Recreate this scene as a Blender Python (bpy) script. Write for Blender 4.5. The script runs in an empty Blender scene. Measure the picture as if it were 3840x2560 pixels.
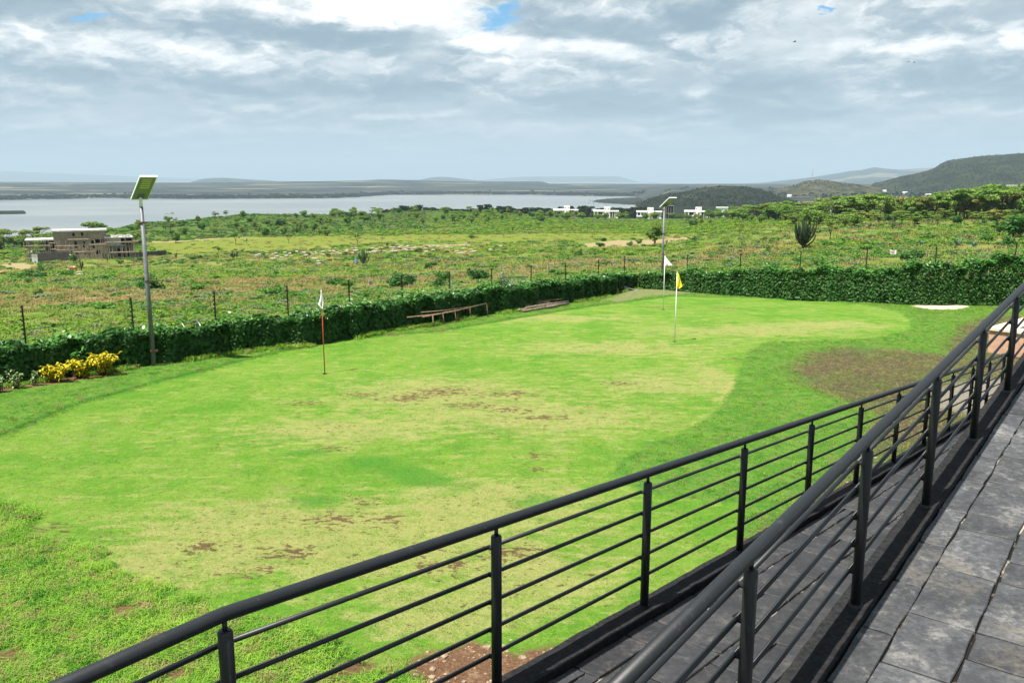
import bpy, bmesh, math, random
import numpy as np
from mathutils import Vector, Matrix

random.seed(7); RNG = np.random.default_rng(7)
SC = bpy.context.scene
COL = SC.collection
R = math.radians
FPX, PITCH, CZ = 3191.0, R(10.79), 4.6          # focal length in photo pixels, camera tilt, camera height over the lawn

# ------------------------------------------------------------------ camera
cam = bpy.data.cameras.new('camera'); cam.sensor_width = 36.0; cam.lens = FPX / 3840 * 36
cam.clip_start = 0.05; cam.clip_end = 120000
cam_o = bpy.data.objects.new('camera', cam); COL.objects.link(cam_o)
cam_o.location = (0, 0, CZ); cam_o.rotation_euler = (math.pi/2 - PITCH, 0, 0)
SC.camera = cam_o
SC.view_settings.view_transform = 'Standard'; SC.view_settings.look = 'None'
SC.view_settings.gamma = 1.0; SC.view_settings.use_curve_mapping = False
SC.view_settings.exposure = 1.46
SC.cycles.use_denoising = True
SC.cycles.volume_bounces = 0; SC.cycles.max_bounces = 6; SC.cycles.transparent_max_bounces = 8
SC.cycles.diffuse_bounces = 3; SC.cycles.glossy_bounces = 2

SUN_EL, SUN_DIR = R(66), (0.775, 0.632)          # the way shadows fall on the ground

# ------------------------------------------------------------------ node expressions
class X:
    """a socket with arithmetic"""
    def __init__(s, nt, sock): s.nt = nt; s.k = sock
    def _m(s, op, *a, clamp=False):
        n = s.nt.nodes.new('ShaderNodeMath'); n.operation = op; n.use_clamp = clamp
        for i, v in enumerate((s,) + a):
            if isinstance(v, X): s.nt.links.new(v.k, n.inputs[i])
            else: n.inputs[i].default_value = v
        return X(s.nt, n.outputs[0])
    def __add__(s, o): return s._m('ADD', o)
    __radd__ = __add__
    def __sub__(s, o): return s._m('SUBTRACT', o)
    def __rsub__(s, o): return (s * -1.0) + o
    def __mul__(s, o): return s._m('MULTIPLY', o)
    __rmul__ = __mul__
    def __truediv__(s, o): return s._m('DIVIDE', o)
    def exp(s): return s._m('EXPONENT')
    def max(s, o): return s._m('MAXIMUM', o)
    def min(s, o): return s._m('MINIMUM', o)
    def pow(s, o): return s._m('POWER', o)
    def atan2(s, o): return s._m('ARCTAN2', o)
    def asin(s): return s._m('ARCSINE')
    def step(s, a, b):                             # smooth 0..1 between a and b
        n = s.nt.nodes.new('ShaderNodeMapRange'); n.interpolation_type = 'SMOOTHSTEP'
        s.nt.links.new(s.k, n.inputs['Value'])
        n.inputs['From Min'].default_value = a; n.inputs['From Max'].default_value = b
        return X(s.nt, n.outputs[0])

def nmix(nt, f, a, b, mode='MIX'):
    n = nt.nodes.new('ShaderNodeMix'); n.data_type = 'RGBA'; n.blend_type = mode
    for i, v in ((0, f), (6, a), (7, b)):
        if isinstance(v, X): nt.links.new(v.k, n.inputs[i])
        elif i == 0: n.inputs[0].default_value = v
        else: n.inputs[i].default_value = (*v, 1)
    return X(nt, n.outputs[2])
def comb(nt, x, y, z=0.0):
    n = nt.nodes.new('ShaderNodeCombineXYZ')
    for i, v in enumerate((x, y, z)):
        if isinstance(v, X): nt.links.new(v.k, n.inputs[i])
        else: n.inputs[i].default_value = v
    return X(nt, n.outputs[0])
def sep(nt, v):
    n = nt.nodes.new('ShaderNodeSeparateXYZ'); nt.links.new(v.k, n.inputs[0])
    return [X(nt, o) for o in n.outputs]
def noise(nt, vec, scale, detail=3, rough=0.5, dist=0.0):
    n = nt.nodes.new('ShaderNodeTexNoise'); n.inputs['Scale'].default_value = scale
    n.inputs['Detail'].default_value = detail; n.inputs['Roughness'].default_value = rough
    n.inputs['Distortion'].default_value = dist
    if vec is not None: nt.links.new(vec.k, n.inputs['Vector'])
    return X(nt, n.outputs[0])
def attr(nt, name, kind='GEOMETRY'):
    n = nt.nodes.new('ShaderNodeAttribute'); n.attribute_name = name; n.attribute_type = kind
    return X(nt, n.outputs['Fac'])
def wpos(nt):
    n = nt.nodes.new('ShaderNodeNewGeometry'); return X(nt, n.outputs['Position'])
def orand(nt):
    n = nt.nodes.new('ShaderNodeObjectInfo'); return X(nt, n.outputs['Random'])
def scale3(nt, v, s):
    n = nt.nodes.new('ShaderNodeVectorMath'); n.operation = 'MULTIPLY'
    nt.links.new(v.k, n.inputs[0]); n.inputs[1].default_value = s
    return X(nt, n.outputs[0])

MATS = {}
def mat(name, fn=None, col=(.5, .5, .5), rough=.7, spec=.3, metal=0.0):
    """fn(nt) -> (colour X, roughness X/None, bump-height X/None, bump strength, bump distance)"""
    m = bpy.data.materials.new(name); m.use_nodes = True; nt = m.node_tree
    b = nt.nodes['Principled BSDF']
    b.inputs['Base Color'].default_value = (*col, 1); b.inputs['Roughness'].default_value = rough
    b.inputs['Specular IOR Level'].default_value = spec; b.inputs['Metallic'].default_value = metal
    if fn:
        c, r, h, st, di = (tuple(fn(nt)) + (None,)*5)[:5]
        if c is not None: nt.links.new(c.k, b.inputs['Base Color'])
        if r is not None: nt.links.new(r.k, b.inputs['Roughness'])
        if h is not None:
            n = nt.nodes.new('ShaderNodeBump'); n.inputs['Strength'].default_value = st or .5
            n.inputs['Distance'].default_value = di or .02
            nt.links.new(h.k, n.inputs['Height']); nt.links.new(n.outputs[0], b.inputs['Normal'])
    MATS[name] = m
    return m
def mottle(name, a, b, scale, rough=.8, spec=.2, detail=4, bump=None, dist=.01, stretch=(1, 1, 1), lo=.35, hi=.65, var=0.0, metal=0.0):
    def fn(nt):
        p = scale3(nt, wpos(nt), stretch)
        n = noise(nt, p, scale, detail, .6)
        c = nmix(nt, n.step(lo, hi), a, b)
        if var:
            k = orand(nt) * (2*var) + (1 - var)
            c = nmix(nt, 1.0, c, comb(nt, k, k, k), 'MULTIPLY')
        return (c, None, n if bump else None, bump, dist)
    return mat(name, fn, rough=rough, spec=spec, metal=metal)
def foliage(name, dark, light, scale=.8, rough=.55, spec=.25, trans=.25, hue=None, lo=.3, hi=.7):
    """leaf material: colour varies in clumps and from plant to plant, some light passes through"""
    m = bpy.data.materials.new(name); m.use_nodes = True; nt = m.node_tree
    b = nt.nodes['Principled BSDF']; out = nt.nodes['Material Output']
    n = noise(nt, wpos(nt), scale, 3, .6); q = orand(nt)
    c = nmix(nt, (n.step(lo, hi) * .7 + q * .3), dark, light)
    if hue: c = nmix(nt, q.step(.6, 1.0) * .6, c, hue)
    nt.links.new(c.k, b.inputs['Base Color']); b.inputs['Roughness'].default_value = rough
    b.inputs['Specular IOR Level'].default_value = spec
    t = nt.nodes.new('ShaderNodeBsdfTranslucent'); nt.links.new(c.k, t.inputs[0])
    mx = nt.nodes.new('ShaderNodeMixShader'); mx.inputs[0].default_value = trans
    nt.links.new(b.outputs[0], mx.inputs[1]); nt.links.new(t.outputs[0], mx.inputs[2])
    nt.links.new(mx.outputs[0], out.inputs[0])
    MATS[name] = m
    return m

# ------------------------------------------------------------------ pixels to places
def ray(px, py):
    u = (px - 1920) / FPX; v = (1280 - py) / FPX
    return np.array([u, math.cos(PITCH) + v*math.sin(PITCH), -math.sin(PITCH) + v*math.cos(PITCH)])
def tanel(px, py):
    d = ray(px, py); return d[2] / math.hypot(d[0], d[1])
def ux(px, py=760):
    d = ray(px, py); return d[0] / d[1]
def at_r(px, py, r):
    d = ray(px, py); h = math.hypot(d[0], d[1]); return np.array([d[0]/h*r, d[1]/h*r, CZ + d[2]/h*r])

# ------------------------------------------------------------------ sky: thin blue above a broken, hazy cloud deck
world = bpy.data.worlds.new('World'); SC.world = world; world.use_nodes = True
def build_sky():
    nt = world.node_tree; bg = nt.nodes['Background']
    tc = nt.nodes.new('ShaderNodeTexCoord'); gen = X(nt, tc.outputs['Generated'])
    x, y, z = sep(nt, gen)
    sky = nt.nodes.new('ShaderNodeTexSky'); sky.sky_type = 'NISHITA'; sky.sun_disc = False
    sky.sun_elevation = SUN_EL; sky.sun_rotation = math.atan2(-SUN_DIR[0], -SUN_DIR[1])
    sky.altitude = 1900; sky.dust_density = 1.2
    zz = z.max(0.0)
    inv = (zz + .12)
    px, py = x / inv, y / inv
    p = comb(nt, px, py)
    az = x.atan2(y); el = zz.asin()
    w = noise(nt, comb(nt, az * 14.0, el * 34.0), 1.0, 5, .6) - .5
    qx, qy = px + w * .8, py + w * .55
    le = (el + .06)._m('LOGARITHM', math.e); ka = az * 10.5
    def dens(dx, dy, zoff, sc, det): return noise(nt, comb(nt, ka + w*.9 + dx, le * 4.4 + w*.7 + dy, zoff), sc, det, .58)
    big = dens(0, 0, 3.7, .95, 8); up = dens(.05, .22, 3.7, .95, 6)
    mid = noise(nt, comb(nt, ka + w*.5, le * 5.0, 9.1), 2.6, 7, .60)
    # warp for the cloud masses that are placed by hand
    wv = comb(nt, az * 8.0, el * 24.0, 1.3)
    wn = nt.nodes.new('ShaderNodeTexNoise'); wn.inputs['Scale'].default_value = 1.0; wn.inputs['Detail'].default_value = 7; wn.inputs['Roughness'].default_value = .62
    nt.links.new(wv.k, wn.inputs['Vector'])
    cr, cg, cb = sep(nt, X(nt, wn.outputs['Color']))
    azd = az + (cr - .5) * .20; eld = el + (cg - .5) * .062
    blobs = [  # photo x, y, half-width, half-height, brightness
        (1100, 25, 420, 70, .45), (1560, 50, 330, 75, .50), (1250, 112, 460, 44, -.75), (860, 150, 260, 34, .16),
        (1830, 165, 150, 50, .55), (1600, 180, 240, 26, -.12), (420, 180, 420, 50, .32), (1000, 225, 380, 40, .20),
        (330, 60, 380, 36, -.22), (640, 320, 560, 50, -.42), (1400, 330, 300, 34, -.40), (2300, 95, 260, 44, -.40),
        (2060, 190, 300, 60, .46), (2650, 40, 100, 42, -.55), (2350, 390, 420, 50, -.45), (2850, 390, 240, 100, -.42),
        (2610, 370, 110, 44, .50), (2450, 215, 300, 60, .15), (3250, 205, 190, 36, .38), (3640, 180, 210, 36, .36), (3330, 370, 130, 32, .42),
        (3450, 330, 420, 60, -.20), (3740, 300, 220, 60, -.18), (500, 470, 500, 40, .14), (1500, 500, 700, 40, .12), (3000, 60, 300, 46, .16), (2880, 560, 500, 40, .08), (300, 420, 500, 30, -.10)]
    tot = None
    for bx, by, sx, sy, a in blobs:
        d = ray(bx, by); a0 = math.atan2(d[0], d[1]); e0 = math.asin(d[2] / np.linalg.norm(d))
        dx = (azd - a0) * (FPX / sx); dy = (eld - e0) * (FPX / sy)
        r2 = dx*dx + dy*dy
        g = (r2 * (r2 + .5) * -.7).exp() * a
        tot = g if tot is None else tot + g
    fade = el.step(-.02, .16)
    emb = big.step(.40, .60) - up.step(.40, .60)
    base_b = .475 + emb * (fade * .32 + .06) + (big - .5) * (fade * .62 + .1) + (mid - .5) * (fade * .34 + .20)
    def colour(bright):
        ramp = nt.nodes.new('ShaderNodeValToRGB'); nt.links.new(bright.k, ramp.inputs[0]); e = ramp.color_ramp.elements
        e[0].position = .0; e[0].color = (1.00, 1.42, 1.78, 1); e[1].position = 1.0; e[1].color = (4.5, 4.55, 4.55, 1)
        for pos, c in ((.28, (1.30, 1.70, 2.00)), (.50, (1.90, 2.26, 2.48)), (.74, (3.10, 3.28, 3.38))): k = e.new(pos); k.color = (*c, 1)
        return X(nt, ramp.outputs[0])
    cloud = colour(base_b + tot * .95 * (fade*.8 + .2)); plain = colour(base_b)
    # holes where the blue shows
    hole = None
    for bx, by, sx, sy in ((1880, 55, 120, 44), (330, 78, 120, 10), (3090, 66, 18, 9)):
        d = ray(bx, by); a0 = math.atan2(d[0], d[1]); e0 = math.asin(d[2] / np.linalg.norm(d))
        dx = (azd - a0) * (FPX / sx); dy = (eld - e0) * (FPX / sy)
        g = ((dx*dx + dy*dy) * -.9).exp()
        hole = g if hole is None else hole + g
    high = el.step(.30, .70) * noise(nt, p, 1.6, 6, .6).step(.52, .66)     # overhead the deck breaks up the same way
    gap = ((hole + (mid - .5) * 1.5 + (big - .5) * .6).step(.36, .92)).max(high)
    skyc = nmix(nt, 1.0, X(nt, sky.outputs[0]), (.22, .52, .62), 'MULTIPLY')
    c = nmix(nt, gap, cloud, skyc)
    # away from the cloud masses placed by hand the same deck goes on without them
    nt.links.new(c.k, bg.inputs[0]); bg.inputs[1].default_value = .1
    bg2 = nt.nodes.new('ShaderNodeBackground'); bg2.inputs[1].default_value = .1
    nt.links.new(nmix(nt, high, plain, skyc).k, bg2.inputs[0])
    front = y._m('GREATER_THAN', .45) * z._m('LESS_THAN', .34)
    mx = nt.nodes.new('ShaderNodeMixShader'); nt.links.new(front.k, mx.inputs[0])
    nt.links.new(bg2.outputs[0], mx.inputs[1]); nt.links.new(bg.outputs[0], mx.inputs[2])
    nt.links.new(mx.outputs[0], nt.nodes['World Output'].inputs[0])
build_sky()
world.cycles.sampling_method = 'MANUAL'; world.cycles.sample_map_resolution = 512
sun = bpy.data.lights.new('sun', 'SUN'); sun.energy = 4.2; sun.angle = R(.53); sun.color = (1.0, .95, .85)
sun_o = bpy.data.objects.new('sun', sun); COL.objects.link(sun_o)
sd = Vector((SUN_DIR[0]*math.cos(SUN_EL), SUN_DIR[1]*math.cos(SUN_EL), -math.sin(SUN_EL)))
sun_o.rotation_euler = sd.to_track_quat('-Z', 'Y').to_euler(); sun_o.location = (-20, -16, 60)

# ------------------------------------------------------------------ mesh helpers
def mesh_np(name, v, f):
    me = bpy.data.meshes.new(name)
    if isinstance(f, np.ndarray):
        k = f.shape[1]; n = len(f)
        me.vertices.add(len(v)); me.vertices.foreach_set('co', np.asarray(v, np.float32).ravel())
        me.loops.add(n*k); me.loops.foreach_set('vertex_index', f.astype(np.int32).ravel())
        me.polygons.add(n); me.polygons.foreach_set('loop_start', np.arange(0, n*k, k, dtype=np.int32))
        me.polygons.foreach_set('loop_total', np.full(n, k, np.int32))
        me.update(calc_edges=True)
    else:
        me.from_pydata([tuple(p) for p in v], [], f); me.update()
    return me
def smooth(me):
    me.polygons.foreach_set('use_smooth', np.ones(len(me.polygons), bool))
def obj(name, me, m=None, parent=None, loc=None):
    o = bpy.data.objects.new(name, me); COL.objects.link(o)
    if m is not None and me is not None and len(me.materials) == 0: me.materials.append(MATS[m] if isinstance(m, str) else m)
    if parent: o.parent = parent
    if loc is not None: o.location = loc
    return o
def tag(o, label=None, cat=None, group=None, kind=None):
    if label: o['label'] = label
    if cat: o['category'] = cat
    if group: o['group'] = group
    if kind: o['kind'] = kind
    return o
def thing(name, label, cat, loc=(0, 0, 0), rotz=0.0, group=None):
    o = bpy.data.objects.new(name, None); COL.objects.link(o); o.empty_display_size = .2
    o.location = loc; o.rotation_euler = (0, 0, rotz)
    return tag(o, label, cat, group)
class MB:
    def __init__(s): s.v = []; s.f = []
    def _add(s, v, f):
        b = len(s.v); s.v += [tuple(p) for p in v]; s.f += [tuple(i + b for i in q) for q in f]
    def box(s, x0, x1, y0, y1, z0, z1):
        s._add([(x0,y0,z0),(x1,y0,z0),(x1,y1,z0),(x0,y1,z0),(x0,y0,z1),(x1,y0,z1),(x1,y1,z1),(x0,y1,z1)],
               [(0,3,2,1),(4,5,6,7),(0,1,5,4),(1,2,6,5),(2,3,7,6),(3,0,4,7)]); return s
    def hexa(s, p):                                # 8 corners, bottom four then top four
        s._add(p, [(0,3,2,1),(4,5,6,7),(0,1,5,4),(1,2,6,5),(2,3,7,6),(3,0,4,7)]); return s
    def tube(s, pts, rad, n=8, cap=True, star=0.0):
        pts = [Vector(p) for p in pts]
        if not hasattr(rad, '__len__'): rad = [rad]*len(pts)
        b = len(s.v); up = None
        for i, p in enumerate(pts):
            t = (pts[min(i+1, len(pts)-1)] - pts[max(i-1, 0)]).normalized()
            if up is None: up = Vector((0, 0, 1)) if abs(t.z) < .9 else Vector((1, 0, 0))
            a = t.cross(up)
            if a.length < 1e-4: a = t.cross(Vector((0, 1, .1)))
            a.normalize(); c = a.cross(t).normalized(); up = c
            for k in range(n):
                an = 2*math.pi*k/n; rr = rad[i] * (1 - star*(k % 2))
                s.v.append(tuple(p + a*math.cos(an)*rr + c*math.sin(an)*rr))
        for i in range(len(pts)-1):
            for k in range(n):
                k2 = (k+1) % n
                s.f.append((b+i*n+k, b+i*n+k2, b+(i+1)*n+k2, b+(i+1)*n+k))
        if cap:
            s.f.append(tuple(b+k for k in range(n))[::-1]); s.f.append(tuple(b+(len(pts)-1)*n+k for k in range(n)))
        return s
    def ball(s, c, r, nu=8, nv=5, squash=(1, 1, 1)):
        b = len(s.v)
        for j in range(nv+1):
            th = math.pi*j/nv
            for i in range(nu):
                ph = 2*math.pi*i/nu
                s.v.append((c[0]+r*squash[0]*math.sin(th)*math.cos(ph), c[1]+r*squash[1]*math.sin(th)*math.sin(ph), c[2]+r*squash[2]*math.cos(th)))
        for j in range(nv):
            for i in range(nu):
                s.f.append((b+j*nu+i, b+(j+1)*nu+i, b+(j+1)*nu+(i+1) % nu, b+j*nu+(i+1) % nu))
        return s
    def mesh(s, name, sm=False):
        me = mesh_np(name, s.v, s.f)
        if sm: smooth(me)
        return me
    def build(s, name, m, parent=None, loc=None, sm=False):
        return obj(name, s.mesh(name, sm), m, parent, loc)
def copy_tree(o, parent=None):
    c = o.copy(); COL.objects.link(c); c.parent = parent
    for ch in o.children: copy_tree(ch, c)
    return c
def leafcloud(centers, radii, count, size, flat=.35, lens=1.6, shell=.0, seed=0, up=.5):
    """many small folded leaf faces filling ellipsoids; returns verts, quad faces"""
    rg = np.random.default_rng(seed)
    c = np.asarray(centers, float); r = np.asarray(radii, float)
    w = (r[:, 0]*r[:, 1]*r[:, 2])**.67; idx = rg.choice(len(c), count, p=w/w.sum())
    d = rg.normal(size=(count, 3)); d /= np.linalg.norm(d, axis=1)[:, None]
    q = (shell + (1-shell)*rg.random(count))**(1/3.)
    p = c[idx] + d*r[idx]*q[:, None]
    n = d*.6 + rg.normal(size=(count, 3))*.55 + np.array([0, 0, up]); n /= np.linalg.norm(n, axis=1)[:, None]
    a = np.cross(n, rg.normal(size=(count, 3))); a /= np.linalg.norm(a, axis=1)[:, None]
    b = np.cross(n, a)
    s = size*(.6 + .8*rg.random(count))[:, None]
    h = n*s*.18
    v = np.stack([p - a*s*lens/2, p + b*s*.5 + h, p + a*s*lens/2, p - b*s*.5 + h], 1).reshape(-1, 3)
    f = np.arange(count*4).reshape(-1, 4)
    return v, f
def tri_quads(v, f): return v, np.concatenate([f[:, [0, 1, 2]], f[:, [0, 2, 3]]])

# scatter: one object whose points carry many small plants (for what nobody could count)
def source_collection(name, meshes):
    c = bpy.data.collections.new(name)
    for i, me in enumerate(meshes):
        c.objects.link(bpy.data.objects.new('%s_%02d' % (name, i), me))
    return c
def scatter(name, pts, scl, coll, idx, rot=None, tilt=.0):
    n = len(pts); me = mesh_np(name, np.asarray(pts), np.zeros((0, 3), int))
    if rot is None:
        rot = np.zeros((n, 3)); rot[:, 2] = RNG.random(n)*6.283
        if tilt: rot[:, :2] = RNG.normal(size=(n, 2))*tilt
    for nm, ty, key, d in (('rot', 'FLOAT_VECTOR', 'vector', rot), ('scl', 'FLOAT_VECTOR', 'vector', scl), ('idx', 'INT', 'value', idx)):
        a = me.attributes.new(nm, ty, 'POINT')
        a.data.foreach_set(key, np.asarray(d, np.int32 if ty == 'INT' else np.float32).ravel())
    o = obj(name, me)
    g = bpy.data.node_groups.new(name, 'GeometryNodeTree')
    g.interface.new_socket('Geometry', in_out='INPUT', socket_type='NodeSocketGeometry')
    g.interface.new_socket('Geometry', in_out='OUTPUT', socket_type='NodeSocketGeometry')
    N = g.nodes.new; L = g.links.new
    gi, go = N('NodeGroupInput'), N('NodeGroupOutput')
    ci = N('GeometryNodeCollectionInfo'); ci.inputs[0].default_value = coll
    ci.inputs['Separate Children'].default_value = True; ci.inputs['Reset Children'].default_value = True
    ip = N('GeometryNodeInstanceOnPoints'); ip.inputs['Pick Instance'].default_value = True
    def na(nm, ty):
        a = N('GeometryNodeInputNamedAttribute'); a.data_type = ty; a.inputs[0].default_value = nm; return a.outputs[0]
    er = N('FunctionNodeEulerToRotation'); L(na('rot', 'FLOAT_VECTOR'), er.inputs[0])
    L(gi.outputs[0], ip.inputs['Points']); L(ci.outputs[0], ip.inputs['Instance'])
    L(na('idx', 'INT'), ip.inputs['Instance Index']); L(er.outputs[0], ip.inputs['Rotation'])
    L(na('scl', 'FLOAT_VECTOR'), ip.inputs['Scale']); L(ip.outputs[0], go.inputs[0])
    md = o.modifiers.new('scatter', 'NODES'); md.node_group = g
    return o

# ------------------------------------------------------------------ lie of the land
LAKE_Z = -75.0
_RK = np.log(np.array([18, 30, 60, 100, 140, 181, 229, 300, 350, 400, 450, 500, 550, 600, 650, 900, 1300, 1700]))
_T = {  # tangent of azimuth : ground height at those ranges
 -1.5: [-.6,-1.0,-3.4,-6.7,-10,-13.4,-16.6,-19,-21,-23.5,-26,-29,-33,-37,-41,-56,-76,-86],
 -.52: [-.6,-1.0,-3.4,-6.7,-10,-13.4,-16.6,-19,-21,-23.2,-25.5,-28,-32,-36,-41,-56,-76,-86],
 -.42: [-.6,-1.0,-3.4,-6.7,-10,-13.4,-16.8,-20,-21.3,-21,-19.5,-18.6,-21,-26,-31,-54,-76,-86],
 -.30: [-.6,-1.0,-3.4,-6.7,-10,-13.4,-15.6,-18,-19.5,-19.5,-17.5,-15.4,-17,-21,-27,-52,-75,-86],
 -.20: [-.6,-1.0,-3.4,-6.7,-10,-13.2,-14.8,-17,-18.5,-19,-18,-17.2,-18,-19.5,-24,-48,-74,-86],
 -.11: [-.6,-1.0,-3.4,-6.7,-9.8,-12.9,-14.4,-16.2,-17.3,-18,-18.2,-18.2,-17.6,-17.4,-19.5,-40,-72,-86],
 .15:  [-.8,-1.2,-2.9,-6,-8.8,-11,-12.6,-14.5,-15.8,-17,-18.4,-20,-21.5,-23,-24.3,-38,-62,-84],
 .42:  [-.8,-1.0,-2.2,-4.4,-5.8,-6.3,-7,-8.6,-9.7,-11,-12.4,-14,-15.6,-17.3,-19,-30,-45,-54],
 .62:  [-.6,-.8,-1.6,-3.6,-5,-5.5,-5.9,-6.6,-7.2,-8,-9,-10,-11.2,-12.6,-14,-24,-38,-48],
 1.5:  [-.6,-.8,-1.6,-3.6,-5,-5.5,-5.9,-6.6,-7.2,-8,-9,-10,-11.2,-12.6,-14,-24,-38,-48]}
_UK = np.array(sorted(_T)); _TZ = np.array([_T[k] for k in _UK])
_shore = [(0, 752), (400, 744), (700, 747), (1200, 745), (1330, 741), (1480, 731), (2000, 732), (2200, 736), (2400, 738)]
_SU = np.array([ux(*p) for p in _shore]); _SR = np.array([(LAKE_Z - CZ)/tanel(*p) for p in _shore])
_ridge = [(-900, 683), (0, 682), (350, 683), (700, 684), (1200, 680), (1361, 677), (1418, 673), (1560, 675), (1757, 680), (2028, 680), (2060, 688), (2412, 689), (2760, 690), (3300, 690), (4800, 690)]
_RU = np.array([ux(*p) for p in _ridge]); _RT = np.array([tanel(*p) for p in _ridge])
def wave(x, y, k, s):
    return (np.sin(x*k + s) * np.cos(y*k*.9 + 1.7*s) + .6*np.sin((x*.8 - y*.7)*k*1.9 + 2.3*s) + .4*np.sin((x*.5 + y*.9)*k*3.3 + s*.7)) / 2
def ground_z(x, y):
    x = np.asarray(x, float); y = np.asarray(y, float); r = np.hypot(x, y)
    u = np.where(y > .05*r, x/np.maximum(y, .05*r), np.sign(x)*1.5); u = np.clip(u, -1.5, 1.5)
    lr = np.log(np.maximum(r, 18))
    i = np.clip(np.searchsorted(_UK, u) - 1, 0, len(_UK)-2); fu = (u - _UK[i])/(_UK[i+1] - _UK[i]); fu = fu*fu*(3-2*fu)
    j = np.clip(np.searchsorted(_RK, lr) - 1, 0, len(_RK)-2); fr = np.clip((lr - _RK[j])/(_RK[j+1] - _RK[j]), 0, 1)
    g = lambda a, b: _TZ[a, b]*(1-fr) + _TZ[a, b+1]*fr
    z = g(i, j)*(1-fu) + g(i+1, j)*fu
    z = z + wave(x, y, .55, .4)*.10*np.clip((r-35)/40, 0, 1) + wave(x, y, .07, 2.1)*.5*np.clip((r-120)/200, 0, 1)
    # beyond: lake bed on the left, valley on the right, then the far plateau
    rs = np.interp(u, _SU, _SR); rt = 7200.0; zt = CZ + rt*np.interp(u, _RU, _RT)
    land = np.clip((u - .135)/.05, 0, 1)
    far = np.where(r < rs, -88 + (r - rs + 120).clip(0, 120)/120*14.0, -74 + (np.clip((r-rs)/(rt-rs), 0, 1)**1.25)*(zt+74))
    valley = np.interp(r, [1300, 1500, 2000, 2600, 3300, 4200], [-46, -43, -41, -37, -33, -34]) + wave(x, y, .004, 1.0)*2.5*np.clip((5000-r)/1000, 0, 1) + np.clip((r-4200)/(rt-4200), 0, 1)*(zt+34)
    fz = far*(1-land) + valley*land
    fz = fz + np.where(r > rt, -(r-rt)*.012, 0) + wave(x, y, .0021, .9)*6*np.clip((r-rs-300)/2500, 0, 1)*np.clip((rt+400-r)/900, 0, 1)
    k = np.clip((r-1500)/400, 0, 1); k = k*k*(3-2*k)
    return z*(1-k) + fz*k
def hit(px, py, r0=26.0, r1=3000.0):
    """where the ray through a photo pixel meets the field"""
    d = ray(px, py); h = math.hypot(d[0], d[1]); t = d[2]/h
    rr = np.exp(np.linspace(math.log(r0), math.log(r1), 2500))
    X_, Y_ = d[0]/h*rr, d[1]/h*rr
    k = np.argmax(CZ + t*rr <= ground_z(X_, Y_) + 1e-6)
    return np.array([X_[k], Y_[k], float(ground_z(X_[k], Y_[k]))])
def lawn_z(x, y):
    y = np.asarray(y, float); x = np.asarray(x, float)
    return -.0022*np.maximum(y-22, 0)**2 + .03*np.sin(x*.5+1)*np.cos(y*.4)
def lhit(px, py):
    d = ray(px, py); z = 0.0
    for _ in range(30):
        t = (z-CZ)/d[2]; z = .5*z + .5*float(lawn_z(d[0]*t, d[1]*t))
    t = (z-CZ)/d[2]
    return np.array([d[0]*t, d[1]*t, float(lawn_z(d[0]*t, d[1]*t))])
L2 = lambda p: lhit(p[0]*3840/2352, p[1]*3840/2352)        # pixel of the 2352-wide view

# ------------------------------------------------------------------ ground, lake, hills
def ground_mat(nt):
    p = wpos(nt); x, y, z = sep(nt, p)
    r = (x*x + y*y).pow(.5)
    n1 = noise(nt, p, .045, 5, .6); n2 = noise(nt, p, .32, 5, .62); n3 = noise(nt, p, 3.2, 4, .65); n4 = noise(nt, p, .0042, 6, .6)
    dry = nmix(nt, n3, (.160, .150, .046), (.210, .185, .070))
    grn = nmix(nt, n3, (.060, .115, .014), (.105, .160, .024))
    k = (n2*.55 + n1*.45)
    near = nmix(nt, k.step(.40, .53), dry, grn)
    near = nmix(nt, (n1*.5 + n3*.25 + n2*.25).step(.53, .60) * .6, near, (.060, .125, .012))
    near = nmix(nt, noise(nt, p, .16, 6, .65).step(.66, .72), near, (.205, .160, .080))
    # the far side of the lake: dark scrub with pale fields
    nf = noise(nt, scale3(nt, p, (1, 2.2, 1)), .0035, 7, .62)
    farc = nmix(nt, nf.step(.40, .62), (.006, .012, .012), (.040, .046, .036))
    farc = nmix(nt, noise(nt, scale3(nt, p, (.5, 1.6, 1)), .0030, 4, .5).step(.58, .64), farc, (.15, .14, .085))
    mid = nmix(nt, n2.step(.4, .6), (.030, .062, .012), (.062, .10, .022))
    c = nmix(nt, r.step(260, 520), near, mid)
    c = nmix(nt, r.step(900, 1700), c, farc)
    pale = attr(nt, 'pale')
    c = nmix(nt, (pale + (n2 - .5)*.8).step(.42, .62), c, nmix(nt, n3, (.20, .165, .085), (.27, .215, .12)))
    mead = attr(nt, 'meadow')
    c = nmix(nt, (mead + (n2 - .5)*.5 + (n1 - .5)*.4).step(.40, .60) * .85, c, nmix(nt, n3, (.095, .135, .018), (.155, .165, .030)))
    return c, None, n3, .6, .12
mat('field_ground', ground_mat, rough=.95, spec=.05)

def inpoly_soft(px, py, poly, soft):
    """signed distance to polygon edge (inside +), clipped to +-soft"""
    P = np.array(poly, float)[:, :2]; x = np.asarray(px); y = np.asarray(py)
    ins = np.zeros(x.shape, bool); dist = np.full(x.shape, 1e9)
    for k in range(len(P)):
        ax, ay = P[k]; bx, by = P[(k+1) % len(P)]
        cr = ((ay > y) != (by > y)) & (x < (bx-ax)*(y-ay)/(by-ay+1e-12) + ax); ins ^= cr
        dx, dy = bx-ax, by-ay; t = np.clip(((x-ax)*dx + (y-ay)*dy)/(dx*dx+dy*dy+1e-12), 0, 1)
        dist = np.minimum(dist, np.hypot(x-ax-t*dx, y-ay-t*dy))
    return np.clip(np.where(ins, dist, -dist), -soft, soft)
def fattr(me, name, vals):
    a = me.attributes.new(name, 'FLOAT', 'POINT'); a.data.foreach_set('value', np.asarray(vals, np.float32))

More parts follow.
